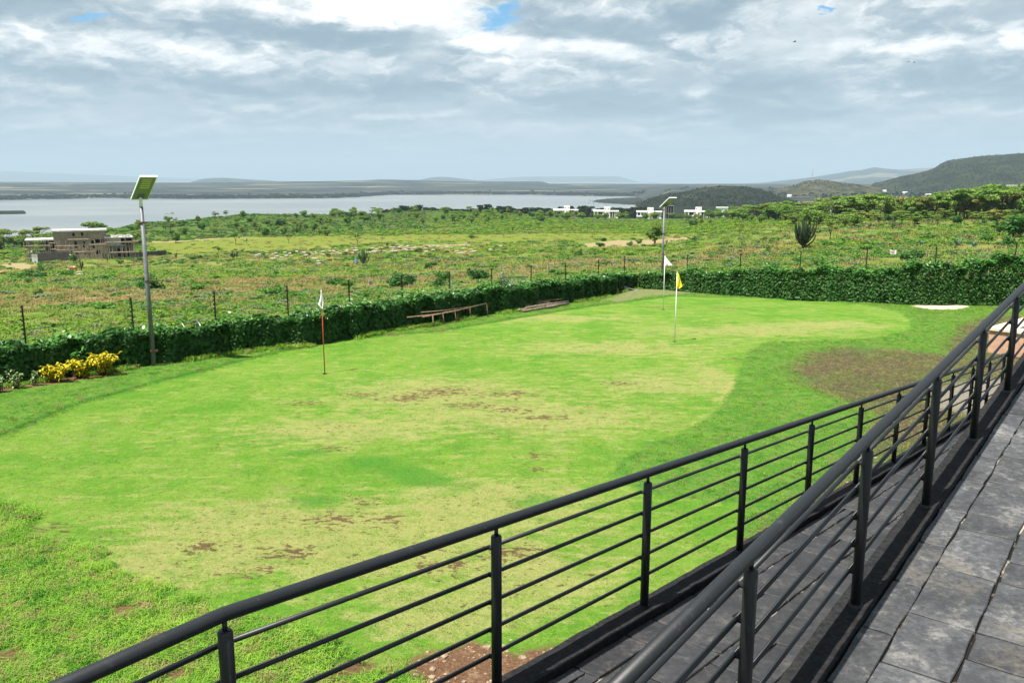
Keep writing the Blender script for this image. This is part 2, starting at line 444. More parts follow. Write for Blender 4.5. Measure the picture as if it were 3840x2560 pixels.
def build_ground():
    azs = np.concatenate([np.linspace(-180, -50, 24)[:-1], np.linspace(-50, -36, 20)[:-1], np.linspace(-36, 36, 420), np.linspace(36, 50, 20)[1:], np.linspace(50, 180, 24)[1:]])
    rs = [0.0, 6, 12, 17]; r = 20.0
    while r < 42000:
        rs.append(r); r *= 1.016 if r < 450 else (1.03 if r < 2500 else 1.045)
    rs = np.array(rs); A, Rr = np.meshgrid(np.radians(azs), rs)
    x, y = Rr*np.sin(A), Rr*np.cos(A); z = ground_z(x, y)
    z = np.where(Rr < 22, -.75, z)
    na, nr = len(azs), len(rs)
    i, j = np.meshgrid(np.arange(na-1), np.arange(nr-1)); a = (j*na + i).ravel()
    f = np.stack([a, a+1, a+1+na, a+na], 1)[:, ::-1]
    me = mesh_np('ground', np.stack([x, y, z], -1).reshape(-1, 3), f); smooth(me)
    x, y = x.ravel(), y.ravel()
    pale = np.full(x.shape, 0.0); mead = np.full(x.shape, 0.0)
    def add(arr, px, soft=4.0):
        P = [hit(*p)[:2] for p in px]; np.maximum(arr, np.clip(inpoly_soft(x, y, P, soft)/soft*.5+.5, 0, 1), out=arr)
    add(pale, [(2165, 915), (2300, 902), (2440, 900), (2560, 890), (2665, 885), (2600, 896), (2520, 905), (2430, 918), (2300, 926), (2190, 927)], 5)
    add(pale, [(2560, 852), (2600, 846), (2640, 848), (2600, 853)], 5)
    add(pale, [(560, 905), (760, 897), (1000, 890), (1000, 896), (760, 903), (570, 912)], 4)
    add(pale, [(0, 985), (90, 985), (130, 1005), (60, 1012), (0, 1008)], 3)
    add(pale, [(1500, 925), (1700, 915), (1900, 912), (1900, 918), (1700, 921), (1520, 934)], 3)
    add(pale, [(0, 1165), (350, 1110), (700, 1085), (1000, 1065), (1000, 1075), (700, 1100), (400, 1135), (60, 1180)], 2.5)
    add(pale, [(1050, 1150), (1250, 1135), (1480, 1130), (1480, 1145), (1250, 1152), (1050, 1165)], 1.5)
    add(pale, [(3220, 925), (3450, 915), (3560, 912), (3450, 925), (3300, 932)], 2.5)
    add(pale, [(1950, 990), (2150, 985), (2350, 975), (2350, 985), (2150, 995), (1960, 1005)], 2.5)
    add(mead, [(540, 912), (900, 890), (1300, 884), (1800, 882), (2400, 876), (2420, 892), (2100, 905), (1500, 905), (1300, 920), (900, 945), (660, 955)], 9)
    add(mead, [(2640, 925), (2950, 905), (3600, 880), (3600, 905), (3100, 945), (2700, 965)], 6)
    fattr(me, 'pale', pale); fattr(me, 'meadow', mead)
    o = obj('ground', me, 'field_ground'); tag(o, kind='structure')
build_ground()

def water_mat(nt):
    p = wpos(nt)
    n = noise(nt, scale3(nt, p, (1, 2.5, 1)), .35, 3, .6)
    n2 = noise(nt, scale3(nt, p, (.35, 1, 1)), .004, 4, .55)
    c = nmix(nt, n2.step(.4, .65), (.12, .135, .135), (.17, .18, .175))
    return c, n2 * .12 + .24, n, .05, .3
mat('lake_water', water_mat, rough=.2, spec=.5)
def build_lake():
    azs = np.radians(np.linspace(-60, 20, 120)); rs = np.array([900, 1400, 2000, 2800, 3600, 5200.])
    A, Rr = np.meshgrid(azs, rs); v = np.stack([Rr*np.sin(A), Rr*np.cos(A), np.full(A.shape, LAKE_Z)], -1).reshape(-1, 3)
    n = len(azs); i, j = np.meshgrid(np.arange(n-1), np.arange(len(rs)-1)); a = (j*n+i).ravel()
    o = obj('lake', mesh_np('lake', v, np.stack([a, a+n, a+n+1, a+1], 1)[:, ::-1]), 'lake_water'); tag(o, kind='structure')
build_lake()

def hill_mat(dark, light, scale, rock=None, fields=None, lo=.38, hi=.62):  # dark scrub colours, with the cloud shade over the hills put into them
    def fn(nt):
        p = wpos(nt); n = noise(nt, p, scale, 7, .62)
        c = nmix(nt, n.step(lo, hi), dark, light)
        n2 = noise(nt, scale3(nt, p, (1, 1, .35)), scale*.5, 6, .6)
        if rock: c = nmix(nt, n2.step(.56, .66)*.8, c, rock)
        if fields: c = nmix(nt, noise(nt, scale3(nt, p, (.5, .8, 1)), scale*.35, 3, .5).step(.58, .63), c, fields)
        return c, None, n, .9, .35/scale*.1
    return fn
mat('scarp_scrub', hill_mat((0.0074, 0.0124, 0.0049), (0.0239, 0.0289, 0.0116), .016, rock=(.042, .040, .032)), rough=.95, spec=.05)
mat('near_hill_scrub', hill_mat((0.0049, 0.0091, 0.0045), (0.0149, 0.0190, 0.0083), .02, rock=(.05, .052, .030)), rough=.95, spec=.05)
mat('rocky_hill', hill_mat((.020, .026, .011), (.062, .058, .032), .03, rock=(.075, .066, .055)), rough=.95, spec=.05)
mat('far_hill', hill_mat((0.0088, 0.0154, 0.0121), (0.0248, 0.0330, 0.0220), .004, fields=(.11, .11, .065)), rough=.95, spec=.05)
mat('farther_hill', hill_mat((.022, .032, .026), (.045, .058, .044), .002), rough=.95, spec=.05)
def hill(name, pts, r, front, back, base, m, rough=.05, seed=0, na=160, nd=26, power=1.3, crag=0.0):
    """a solid ridge whose crest follows the skyline seen at range r"""
    u = np.array([math.atan(ux(*p)) for p in pts]); H = np.array([CZ + r*tanel(*p) for p in pts])
    a = np.linspace(u[0], u[-1], na); h = np.interp(a, u, H)
    k = np.ones(7)/7; hs = np.convolve(np.pad(h, 3, 'edge'), k, 'valid'); h = .5*h + .5*hs
    q = np.concatenate([np.linspace(-1, 0, nd), np.linspace(0, 1, nd//2)[1:]])
    A, Q = np.meshgrid(a, q); Hh = np.broadcast_to(h, A.shape)
    rr = r + np.where(Q < 0, Q*front, Q*back)
    edge = np.clip(np.minimum(A-a[0], a[-1]-A)/((a[-1]-a[0])*(.02 if name == 'escarpment' else .07)), 0, 1)
    prof = (1-np.abs(Q))**power
    if crag: prof = np.clip(prof + crag*np.sin(np.clip(Q+1, 0, 1)*math.pi*2)*-.12, 0, 1)
    x, y = rr*np.sin(A), rr*np.cos(A)
    z = base + (Hh-base)*prof*(edge**.6) - 30*(1-edge)
    s = r/40.0
    amp = (Hh-base).clip(0)*rough
    z = z + (wave(x, y, 6.0/s, seed+.3) + .6*wave(x, y, 15.0/s, seed+2.) )*amp*np.clip(np.abs(Q)*6, .08, 1)*np.clip((1-np.abs(Q))*6, 0, 1)
    n = len(a); i, j = np.meshgrid(np.arange(n-1), np.arange(len(q)-1)); f = (j*n+i).ravel()
    me = mesh_np(name, np.stack([x, y, z], -1).reshape(-1, 3), np.stack([f, f+1, f+1+n, f+n], 1)); smooth(me)
    o = obj(name, me, m); tag(o, kind='structure')
    return o
hill('escarpment', [(3230, 694), (3300, 683), (3379, 661), (3440, 650), (3505, 632), (3530, 610), (3560, 601), (3669, 586), (3760, 580), (3840, 574), (4100, 560), (4700, 552), (5600, 600), (6400, 690)], 3600, 1500, 900, -95, 'scarp_scrub', .035, 1, 260, 44, 1.15, .9)
hill('rocky_hill', [(2880, 712), (2935, 705), (2971, 697), (3015, 679), (3063, 674), (3110, 677), (3160, 685), (3210, 690), (3270, 700), (3340, 712)], 2600, 900, 500, -95, 'rocky_hill', .05, 2, 120, 26, 1.5)
hill('dark_hill', [(2340, 775), (2384, 763), (2440, 741), (2494, 727), (2555, 721), (2637, 703), (2700, 697), (2790, 699), (2850, 708), (2894, 724), (2960, 745), (3040, 770)], 1850, 800, 600, -95, 'near_hill_scrub', .04, 3, 140, 34, 1.1)
hill('mountain', [(2560, 700), (2700, 692), (2850, 686), (3039, 666), (3130, 652), (3185, 642), (3235, 638), (3277, 626), (3310, 632), (3379, 637), (3440, 633), (3520, 628), (3700, 634), (4000, 660), (4300, 690)], 14000, 4200, 3000, -80, 'far_hill', .06, 4, 180, 26, 1.4)
hill('low_hill', [(640, 692), (714, 684), (745, 674), (787, 668), (840, 667), (900, 671), (1000, 677), (1100, 686)], 12500, 900, 900, -70, 'far_hill', .03, 5, 90, 14, .8)
hill('round_hill', [(1480, 690), (1573, 675), (1610, 667), (1647, 663), (1690, 665), (1737, 671), (1830, 680), (1930, 690)], 15500, 900, 900, -70, 'far_hill', .03, 6, 90, 14, .8)
hill('mesa', [(1650, 690), (1800, 676), (1890, 668), (1963, 663), (2100, 662), (2318, 661), (2345, 668), (2392, 682), (2480, 690)], 24000, 1500, 1500, -80, 'farther_hill', .02, 7, 120, 14, .7)
hill('distant_mountain', [(-1400, 690), (-700, 632), (-200, 634), (0, 641), (200, 649), (408, 658), (694, 668), (1000, 676), (1400, 684), (1700, 690)], 33000, 3500, 3000, -80, 'farther_hill', .02, 8, 160, 16, 1.0)
hill('lakeside_spur', [(2148, 763), (2175, 757), (2230, 755), (2300, 754), (2380, 752), (2440, 750), (2520, 752)], 3150, 520, 900, -78, 'near_hill_scrub', .03, 9, 60, 12, .5)

# haze in the air over the whole scene
def build_haze():
    m = bpy.data.materials.new('haze_air'); m.use_nodes = True; nt = m.node_tree
    nt.nodes.remove(nt.nodes['Principled BSDF'])
    v = nt.nodes.new('ShaderNodeVolumePrincipled'); v.inputs['Color'].default_value = (.52, .68, .82, 1)
    v.inputs['Density'].default_value = 0.72e-4; v.inputs['Anisotropy'].default_value = .0
    nt.links.new(v.outputs[0], nt.nodes['Material Output'].inputs['Volume'])
    MATS['haze_air'] = m
    o = MB().box(-45000, 45000, -45000, 45000, -560, 900).build('haze', 'haze_air')
    tag(o, 'thin pale haze hanging in the air over the valley and lake', 'haze', kind='stuff')
build_haze()

# ------------------------------------------------------------------ lawn
GREEN = [(-60,1032),(0,1005),(90,966),(180,930),(360,880),(560,830),(750,785),(1000,763),(1250,722),(1400,699),(1480,690),(1540,684),(1700,686),(1870,690),(2000,705),(2070,720),(2095,745),(2080,765),(2000,780),(1870,786),(1750,790),(1710,820),(1695,850),(1688,885),(1660,930),(1600,980),(1500,1020),(1420,1060),(1400,1100),(1500,1140),(1700,1160),(1700,1300),(1400,1500),(1100,1600),(880,1570),(750,1490),(600,1450),(480,1420),(350,1370),(210,1310),(100,1240),(0,1175),(-60,1150)]
ROUGH = [(-300,1100),(-60,1150),(0,1170),(100,1235),(210,1310),(350,1370),(480,1420),(600,1455),(750,1490),(860,1530),(960,1568),(1000,1700),(-300,1700)]
BARE = [(1815,850),(1850,822),(1890,806),(1950,797),(2050,803),(2165,812),(2180,780),(2205,752),(2240,735),(2330,720),(2400,740),(2400,960),(2250,1010),(2050,1060),(1900,1180),(1750,1270),(1730,1250),(1880,1130),(1970,1040),(2010,950),(1930,920),(1850,890)]
SOIL = [(900,1530),(960,1500),(1080,1470),(1200,1490),(1300,1480),(1420,1440),(1400,1480),(1250,1540),(1150,1640),(900,1640)]
DUST = [(2140,905),(2190,880),(2260,868),(2330,872),(2330,930),(2220,950),(2150,935)]
SAND = [(2090,706),(2120,701),(2160,700),(2215,703),(2230,708),(2190,714),(2140,714)]
STRIP = [(-80, 900), (-80, 930), (0, 906), (60, 893), (119, 887), (250, 866), (300, 855), (300, 840), (119, 860), (0, 880)]
VERGE = [(1380,692),(1450,676),(1530,664),(1620,668),(1720,680),(1860,688),(1720,685),(1600,679),(1480,686),(1420,696)]
BROWNS = [(1020,898,75,9),(930,915,60,8),(1660,707,38,4),(1230,1048,45,9),(1235,1075,30,6),(835,1147,40,8),(900,1190,30,8),(590,1310,40,14),(660,1270,60,14),(470,1255,45,10),(770,1190,70,14),(165,1262,65,18),(1080,930,60,7),(1180,940,40,5),(1250,958,50,5),(1010,1300,60,16),(1180,905,60,8),(120,1215,60,14),(1420,880,40,4),(900,770,40,3),(1000,760,60,3),(1520,705,60,3),(1690,825,30,3),(820,905,40,6),(700,925,60,7),(760,1030,40,8),(300,1350,60,18),(420,1400,80,18),(560,1440,80,16),(1180,1270,60,14),(240,1330,40,12)]
STRAWS = [(900,1250,330,90),(1000,900,240,40),(560,1200,240,60),(1700,760,220,14),(1150,1150,220,60),(1660,880,40,70),(400,1290,200,50),(1250,960,260,40),(760,990,220,30),(1250,1330,160,60),(1400,800,220,16),(1300,730,160,8),(1900,745,140,8),(1000,1420,180,50),(1500,880,120,30)]
FRESH = [(1530,1022,70,12),(980,1105,60,16),(930,1085,60,14),(850,1060,70,16),(700,1040,60,10),(1250,1150,80,16),(720,1150,60,16)]
HL = [(-60, 1468), (0, 1458), (194, 1430), (420, 1396), (587, 1372), (969, 1319), (1200, 1293), (1506, 1240), (1838, 1184), (1955, 1168), (2169, 1135), (2322, 1110), (2392, 1098)]
HR = [(2392, 1098), (2700, 1112), (2950, 1125), (3185, 1136), (3403, 1148), (3600, 1150), (3840, 1152)]
HLW = [lhit(*p) for p in HL]; HRW = [lhit(*p) for p in HR]
def ext(a, b, d):
    a, b = np.array(a, float), np.array(b, float); k = (b-a)/np.linalg.norm((b-a)[:2]); return b + k*d
HLW[0] = ext(HLW[2], HLW[1], 7.0); HLW[0][2] = 0; HRW.append(ext(HRW[-2], HRW[-1], 6.0))
for q in HLW + HRW: q[2] = float(lawn_z(q[0], q[1]))
def lawn_mat(nt):
    p = wpos(nt)
    g, ro, ba, so, du, sa, ve, br, fr = [attr(nt, k) for k in ('green', 'rough', 'bare', 'soil', 'dust', 'sand', 'verge', 'brown', 'fresh')]
    n0 = noise(nt, p, .55, 4, .6); n1 = noise(nt, p, 2.1, 5, .65); n2 = noise(nt, p, 9.0, 5, .7); n3 = noise(nt, p, 46.0, 4, .7)
    nn = noise(nt, scale3(nt, p, (1, 1, 1)), 130.0, 2, .6)
    wob = (n1 - .5)*.5 + (n2 - .5)*.25
    sw = attr(nt, 'straw')
    st1 = noise(nt, scale3(nt, p, (.6, 1.4, 1)), 3.2, 6, .68)
    mown_col = nmix(nt, (n0*.45 + n1*.35 + n2*.2).step(.40, .60), (.072, .185, .014), (.142, .232, .030))
    mown_col = nmix(nt, (st1*.75 + n3*.25 + sw*.16 + (n0-.5)*.2).step(.50, .68)*.85, mown_col, (.255, .255, .090))
    mown_col = nmix(nt, (sw*.75 + (n2-.5)*1.1 + (n1-.5)*.5).step(.30, .85)*.45, mown_col, (.215, .235, .070))
    mown_col = nmix(nt, (fr + (n1-.5)*1.2 + (n2-.5)*.8).step(.25, 1.0)*.85, mown_col, (.045, .165, .014))
    mown_col = nmix(nt, (n0*.55 + n1*.2 + n2*.25).step(.53, .62)*.55, mown_col, (.050, .160, .014))
    fring = nmix(nt, (n1*.6 + n2*.4).step(.38, .62), (.046, .140, .014), (.095, .190, .026))
    fring = nmix(nt, (n0*.5 + n2*.5).step(.55, .68)*.6, fring, (.13, .20, .035))
    c = nmix(nt, (g*1.6 + wob*.35 + (n3-.5)*.3).step(-.13, .13), fring, mown_col)
    edge_shade = attr(nt, 'edge'); gg = g*11.0 + (n2-.5)*1.2 + .5
    c = nmix(nt, (gg*gg*-1.0).exp()*edge_shade*.7, c, (.020, .100, .008))  # shade along the taller collar grass, painted in as a dark green line
    rgh = nmix(nt, (n1*.4 + n2*.6).step(.36, .62), (.042, .130, .012), (.115, .205, .022))
    rgh = nmix(nt, (n2*.7 + n0*.3).step(.56, .68)*.8, rgh, (.20, .19, .070))
    c = nmix(nt, (ro + wob).step(-.15, .15), c, rgh)
    earth = nmix(nt, n3.step(.3, .7), (.095, .050, .028), (.165, .092, .052))
    dark = nmix(nt, n3.step(.3, .7), (.034, .026, .016), (.075, .056, .032))
    straw = nmix(nt, n3.step(.35, .6), (.085, .085, .028), (.21, .185, .080))
    # brown worn spots, and gaps between the rough tufts
    fleck = noise(nt, scale3(nt, p, (.8, 1.25, 1)), 8.5, 5, .72)
    spot = (fleck + br*.15 + sw*.045 + (n1-.5)*.18).step(.635, .68)
    c = nmix(nt, (br*.7 + (n2-.5)*1.6 + (n3-.5)*1.0).step(.35, .95)*.5, c, (.195, .180, .062))
    c = nmix(nt, spot*.9, c, nmix(nt, n3.step(.35, .65), (.052, .030, .016), (.125, .072, .040)))
    gaps = (attr(nt, 'gap')*.8 + (n2-.5)*1.7 + (fleck-.5)*1.6 + (n3-.5)*.6).step(.36, .54)
    c = nmix(nt, (ro + .05).step(-.12, .12)*gaps*.9, c, earth)
    worn = nmix(nt, (n2*.4 + n3*.6).step(.48, .60), dark, straw)
    worn = nmix(nt, (n0*.4 + n2*.3 + n3*.3).step(.49, .58)*.75, worn, (.075, .125, .028))
    c = nmix(nt, (ba*.9 + wob*2.4 + (fleck-.5)*1.8 + (n3-.5)*.8).step(-.25, .25), c, worn)
    c = nmix(nt, (so*1.4 + wob*1.6).step(-.14, .14), c, nmix(nt, n2.step(.5, .68), earth, (.22, .145, .088)))
    c = nmix(nt, (du*1.2 + wob).step(-.3, .3)*.9, c, nmix(nt, n2, (.15, .135, .11), (.25, .225, .185)))
    c = nmix(nt, (ve*1.3 + wob*1.6 + (n3-.5)*.6).step(-.25, .25)*.75, c, nmix(nt, n2.step(.4, .6), (.115, .145, .045), (.20, .165, .10)))
    c = nmix(nt, (sa*2.2 + wob*.7).step(-.1, .1), c, nmix(nt, n2, (.46, .38, .29), (.58, .50, .40)))
    n25 = noise(nt, p, 20.0, 5, .75)
    k = nn*.8 + n3*.8 + n25*1.1 + n2*.4 - .55
    c = nmix(nt, .9, c, nmix(nt, 1.0, c, comb(nt, k, k, k), 'MULTIPLY'))
    return c, None, n3*.6 + nn*.6 + n2*.5, .9, .03
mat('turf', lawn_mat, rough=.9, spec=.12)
def build_lawn():
    st = .15; xs = np.arange(-19, 26, st); ys = np.arange(.5, 46.5, st)
    Xg, Yg = np.meshgrid(xs, ys)
    def world(poly): return [L2(p)[:2] for p in poly]
    soft = 1.5
    W = {k: world(p) for k, p in (('green', GREEN), ('rough', ROUGH), ('bare', BARE), ('soil', SOIL), ('strip', STRIP), ('dust', DUST), ('sand', SAND), ('verge', VERGE))}
    D = {k: inpoly_soft(Xg, Yg, w, soft) for k, w in W.items()}
    z = lawn_z(Xg, Yg)
    D['fr_only'] = D['green']
    z = z - .045*np.clip(D['green']*6+.5, 0, 1)*np.clip(1 - D['rough']*2, 0, 1)*1.0 + .045      # the collar stands a little above the mown green
    z = z - .05*np.clip(D['bare']*2+.5, 0, 1) - .03*np.clip(D['soil']*2+.5, 0, 1)
    z = z + .16*np.exp(-((Xg-HLW[-1][0])**2+(Yg-HLW[-1][1]+1)**2)/6)                          # low mound at the lamp
    z = z + wave(Xg, Yg, 1.9, .8)*.012 + wave(Xg, Yg, 5.0, .2)*.006
    bl = np.zeros(Xg.shape); fr = np.zeros(Xg.shape); sw = np.zeros(Xg.shape)
    for arr, lst in ((bl, BROWNS), (fr, FRESH), (sw, STRAWS)):
        for (cx, cy, sx, sy) in lst:
            c = L2((cx, cy)); e = L2((cx+sx, cy)); f = L2((cx, cy+sy)); a = abs(e[0]-c[0])+.05; b = abs(f[1]-c[1])+.05
            arr += np.exp(-(((Xg-c[0])/a)**2 + ((Yg-c[1])/b)**2))
    hedge = np.array([q[:2] for q in HLW] + [q[:2] for q in HRW[1:]]); poly = list(hedge) + [np.array([40., -5.]), np.array([-40., -5.])]
    ins = inpoly_soft(Xg, Yg, poly, 2.0)
    nx, ny = len(xs), len(ys); i, j = np.meshgrid(np.arange(nx-1), np.arange(ny-1)); a = (j*nx+i).ravel()
    f = np.stack([a, a+1, a+1+nx, a+nx], 1); keep = (ins.ravel()[f] > -.9).all(1); f = f[keep]
    me = mesh_np('lawn', np.stack([Xg, Yg, z], -1).reshape(-1, 3), f); smooth(me)
    for k in ('green', 'rough', 'bare', 'soil', 'dust', 'sand', 'verge'): fattr(me, k, (np.maximum(D[k], D['strip']) if k == 'soil' else D[k]).ravel())
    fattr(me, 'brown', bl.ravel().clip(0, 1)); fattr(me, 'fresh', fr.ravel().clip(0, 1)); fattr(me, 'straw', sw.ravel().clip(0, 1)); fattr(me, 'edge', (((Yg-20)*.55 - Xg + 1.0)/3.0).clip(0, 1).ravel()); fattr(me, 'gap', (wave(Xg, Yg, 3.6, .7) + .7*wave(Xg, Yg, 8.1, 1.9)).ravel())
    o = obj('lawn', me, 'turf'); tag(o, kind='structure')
    return xs, ys, D, z, ins, bl
LAWN = build_lawn()
def lawn_top(x, y):
    xs, ys, D, z, ins, bl = LAWN
    i = np.clip(((np.asarray(x)-xs[0])/.15).astype(int), 0, len(xs)-1); j = np.clip(((np.asarray(y)-ys[0])/.15).astype(int), 0, len(ys)-1)
    return z[j, i]

# ------------------------------------------------------------------ ramps, kerbs and railings
AZ = .6724; DV = np.array([math.sin(AZ), math.cos(AZ)]); NV = np.array([DV[1], -DV[0]]); B1 = np.array([1.9744, 4.5231])
def st_xy(s, t): return B1 + DV*s + NV*t
def zu(s): return 2.193 + .0695*max(s, -3.2)               # kerb line of the upper run
def zl(s): return 1.625 - .1049*max(s, -3.1)               # kerb line of the lower run
def stone_mat(light, dark, white):
    def fn(nt):
        p = wpos(nt); n1 = noise(nt, p, 3.0, 5, .65); n2 = noise(nt, p, 22.0, 6, .7); n3 = noise(nt, p, 90.0, 3, .6)
        c = nmix(nt, (n1*.5 + n2*.5).step(.38, .64), dark, light)
        c = nmix(nt, (n2*.5 + n1*.5 + (noise(nt, p, 7.0, 6, .7)-.5)*.6).step(.53, .72)*.75, c, white)
        c = nmix(nt, (noise(nt, p, 1.3, 5, .7) + (n2-.5)*.4).step(.58, .72)*.55, c, (.105, .092, .070))
        c = nmix(nt, n3.step(.72, .78)*.6, c, (.26, .245, .21))
        k = orand(nt)*.5 + .75
        c = nmix(nt, 1.0, c, comb(nt, k, k, k), 'MULTIPLY')
        return c, n1*.3 + .45, n2*.6 + n3*.5, .7, .008
    return fn
mat('stamped_paving', stone_mat((.078, .079, .084), (.031, .032, .036), (.185, .18, .17)), rough=.6, spec=.35)
mat('lower_paving', stone_mat((.042, .042, .045), (.022, .022, .025), (.085, .080, .072)), rough=.65, spec=.3)
mottle('joint_grime', (.014, .013, .012), (.30, .27, .22), 5.0, .95, .05, 6, .5, .01, lo=.52, hi=.66)
mottle('black_kerb', (.009, .009, .010), (.020, .020, .021), 30.0, .85, .15, 5, .9, .006)
mottle('grey_render', (.055, .052, .05), (.10, .095, .09), 5.0, .9, .1, 5, .5, .01)
def black_paint(nt):
    p = wpos(nt); n = noise(nt, p, 7.0, 5, .7); n2 = noise(nt, scale3(nt, p, (1, 1, .3)), 60.0, 3, .6)
    c = nmix(nt, (n*.6+n2*.4).step(.56, .70)*.8, (.007, .0085, .011), (.030, .034, .042))
    c = nmix(nt, n2.step(.72, .76)*.6, c, (.12, .12, .125))
    return c, n*.25 + .38, n2, .15, .003
mat('black_steel', black_paint, rough=.4, spec=.5)
mat('steel_weld', col=(.012, .013, .015), rough=.7, spec=.2)

def slab(name, s0, s1, t0, t1, zf, th, m, parent, lift=0.0, into=None):
    """one stamped stone with a worn, rounded rim"""
    rg = random.random; b = .006
    co = []
    def P(s, t, dz): q = st_xy(s, t); return (q[0], q[1], zf(s) + dz)
    jit = lambda: (rg()-.5)*.013
    ns = 4; nt_ = 3; top = []; v = []; f = []
    for j in range(nt_+1):
        for i in range(ns+1):
            s = s0+b + (s1-s0-2*b)*i/ns; t = t0+b + (t1-t0-2*b)*j/nt_
            v.append(P(s + (jit() if i in (0, ns) else 0), t + (jit() if j in (0, nt_) else 0), lift + (rg()-.5)*.003))
    for j in range(nt_):
        for i in range(ns):
            a = j*(ns+1)+i; f.append((a, a+ns+1, a+ns+2, a+1))
    ring = [i for i in range(ns+1)] + [j*(ns+1)+ns for j in range(1, nt_+1)] + [nt_*(ns+1)+i for i in range(ns-1, -1, -1)] + [j*(ns+1) for j in range(nt_-1, 0, -1)]
    ctr = np.mean([v[i][:2] for i in ring], 0); base = len(v)
    for i in ring:
        q = np.array(v[i]); d = q[:2]-ctr; d /= np.linalg.norm(d)
        v.append((q[0]+d[0]*b*.9, q[1]+d[1]*b*.9, q[2]-.007))
    base2 = len(v)
    for k in range(len(ring)): q = v[base+k]; v.append((q[0], q[1], q[2]-th))
    n = len(ring)
    for k in range(n):
        k2 = (k+1) % n
        f.append((ring[k2], ring[k], base+k, base+k2)); f.append((base+k2, base+k, base2+k, base2+k2))
    f = [q[::-1] for q in f]
    if into is not None: into._add(v, f); return None
    me = mesh_np(name, v, f)
    return obj(name, me, m, parent)
def strip(mb, s_list, t0, t1, ztop, zbot):
    """a long bar that follows the grade"""
    v = []; f = []
    for s in s_list:
        a, b = st_xy(s, t0), st_xy(s, t1); zt = ztop(s); zb = zbot(s)
        v += [(a[0], a[1], zb), (b[0], b[1], zb), (b[0], b[1], zt), (a[0], a[1], zt)]
    for i in range(len(s_list)-1):
        o = 4*i
        for k in range(4): f.append((o+k, o+4+k, o+4+(k+1) % 4, o+(k+1) % 4))
    f += [(0, 1, 2, 3)[::-1], tuple(4*(len(s_list)-1)+k for k in range(4))]
    mb._add(v, [q[::-1] for q in f]); return mb
SU = [-6.5, -3.2, -1, 1, 3, 5, 7, 9, 12]; SLW = [-6.5, -3.1, -1, 1, 3, 5, 7, 9, 11, 13, 15.3]
ub = MB(); strip(ub, SU, .082, 5.0, lambda s: zu(s)-.034, lambda s: -.6)
upper = ub.build('upper_ramp', 'joint_grime'); tag(upper, kind='structure')
lb = MB(); strip(lb, SLW, -1.40, -.10, lambda s: zl(s)-.066, lambda s: -.6)
lower = lb.build('lower_ramp', 'joint_grime'); tag(lower, kind='structure')
def rough_edges(me, amp, seed):
    rg = np.random.default_rng(seed)
    for v in me.vertices: v.co += Vector(rg.normal(size=3)*amp)
def fine(a, b, step): n = max(2, int((b-a)/step)); return list(np.linspace(a, b, n))
kb = MB(); strip(kb, sorted(set(fine(-6.5, 12, .12) + [-3.2])), -.10, .080, lambda s: zu(s), lambda s: -.6)
k1 = kb.mesh('kerb'); rough_edges(k1, .0025, 1); tag(obj('kerb', k1, 'black_kerb'), kind='structure')
kb = MB(); strip(kb, sorted(set(fine(-6.5, 15.3, .12) + [-3.1])), -1.58, -1.405, lambda s: zl(s), lambda s: -.6)
k2 = kb.mesh('kerb'); rough_edges(k2, .0025, 2); tag(obj('kerb', k2, 'black_kerb'), kind='structure')
# upper run: a border of long stones, then an ashlar pattern of slabs
J = .010
s = -4.35
while s < 9:
    slab('border_stone', s, s+.60-.016,   .086, .254, zu, .05, 'stamped_paving', upper, -.012); s += .60
rp = random.Random(11)
def ashlar(t_cols, s_start, s_end, zf, m, parent, lift, smin, smax, th=.05):
    for (t0, t1) in t_cols:
        s = s_start + rp.uniform(-.5, 0)
        while s < s_end:
            l = rp.choice([smin, smax, smax, smax*.98])
            if rp.random() < .18 and l > smin*1.4:
                m_ = t0 + (t1-t0)*.5
                slab('paving_slab', s, s+l-.016, t0, m_-J/2, zf, th, m, parent, lift+rp.uniform(-.002, .002)); slab('paving_slab', s, s+l-.016, m_+J/2, t1-J, zf, th, m, parent, lift+rp.uniform(-.002, .002))
            else:
                slab('paving_slab', s, s+l-.016, t0, t1-J, zf, th, m, parent, lift+rp.uniform(-.002, .002))
            s += l
# first two columns follow the joints that show
def col(js, t0, t1, zf, m, parent, lift):
    for a, b in zip(js[:-1], js[1:]): slab('paving_slab', a, b-.016, t0, t1-J, zf, .05, m, parent, lift+rp.uniform(-.002, .002))
col([-1.05, -.42, .13, .76, 1.39, 1.69, 2.33, 2.95, 3.25, 3.9, 4.5, 5.1, 5.4, 6.0, 6.6], .258, .606, zu, 'stamped_paving', upper, -.012)
col([-.80, -.16, .13, .76, 1.06, 1.69, 2.33, 2.63, 3.25, 3.9, 4.2, 4.8, 5.4, 6.0], .606, .953, zu, 'stamped_paving', upper, -.012)
ashlar([(.953, 1.28), (1.28, 1.62), (1.62, 1.96), (1.96, 2.30), (2.30, 2.64), (2.64, 2.98)], -3.2, 7.4, zu, 'stamped_paving', upper, -.012, .30, .62)
col([-3.9, -3.3, -2.7, -2.1, -1.65, -1.05], .258, .606, zu, 'stamped_paving', upper, -.012)
col([-3.9, -3.3, -2.65, -2.05, -1.4, -.80], .606, .953, zu, 'stamped_paving', upper, -.012)
rest = MB()                                                          # the outlying stones, too many to keep apart
for i, t0 in enumerate(np.arange(.258, 4.9, .3475)):
    s = -6.4 + (i*.37 % .6)
    while s < 11.6:
        l = rp.choice([.30, .62, .62])
        inner = (t0 < .9 and s + l > -4.2 and s < 6.2) or (.9 <= t0 < 2.95 and s + l > -3.9 and s < 7.7)
        if not inner: slab('paving_slab', s, s+l-.016, t0, min(t0+.3475, 4.98)-J, zu, .05, None, None, -.012+rp.uniform(-.002, .002), rest)
        s += l
rest.build('paving_field', 'stamped_paving', upper)['kind'] = 'stuff'
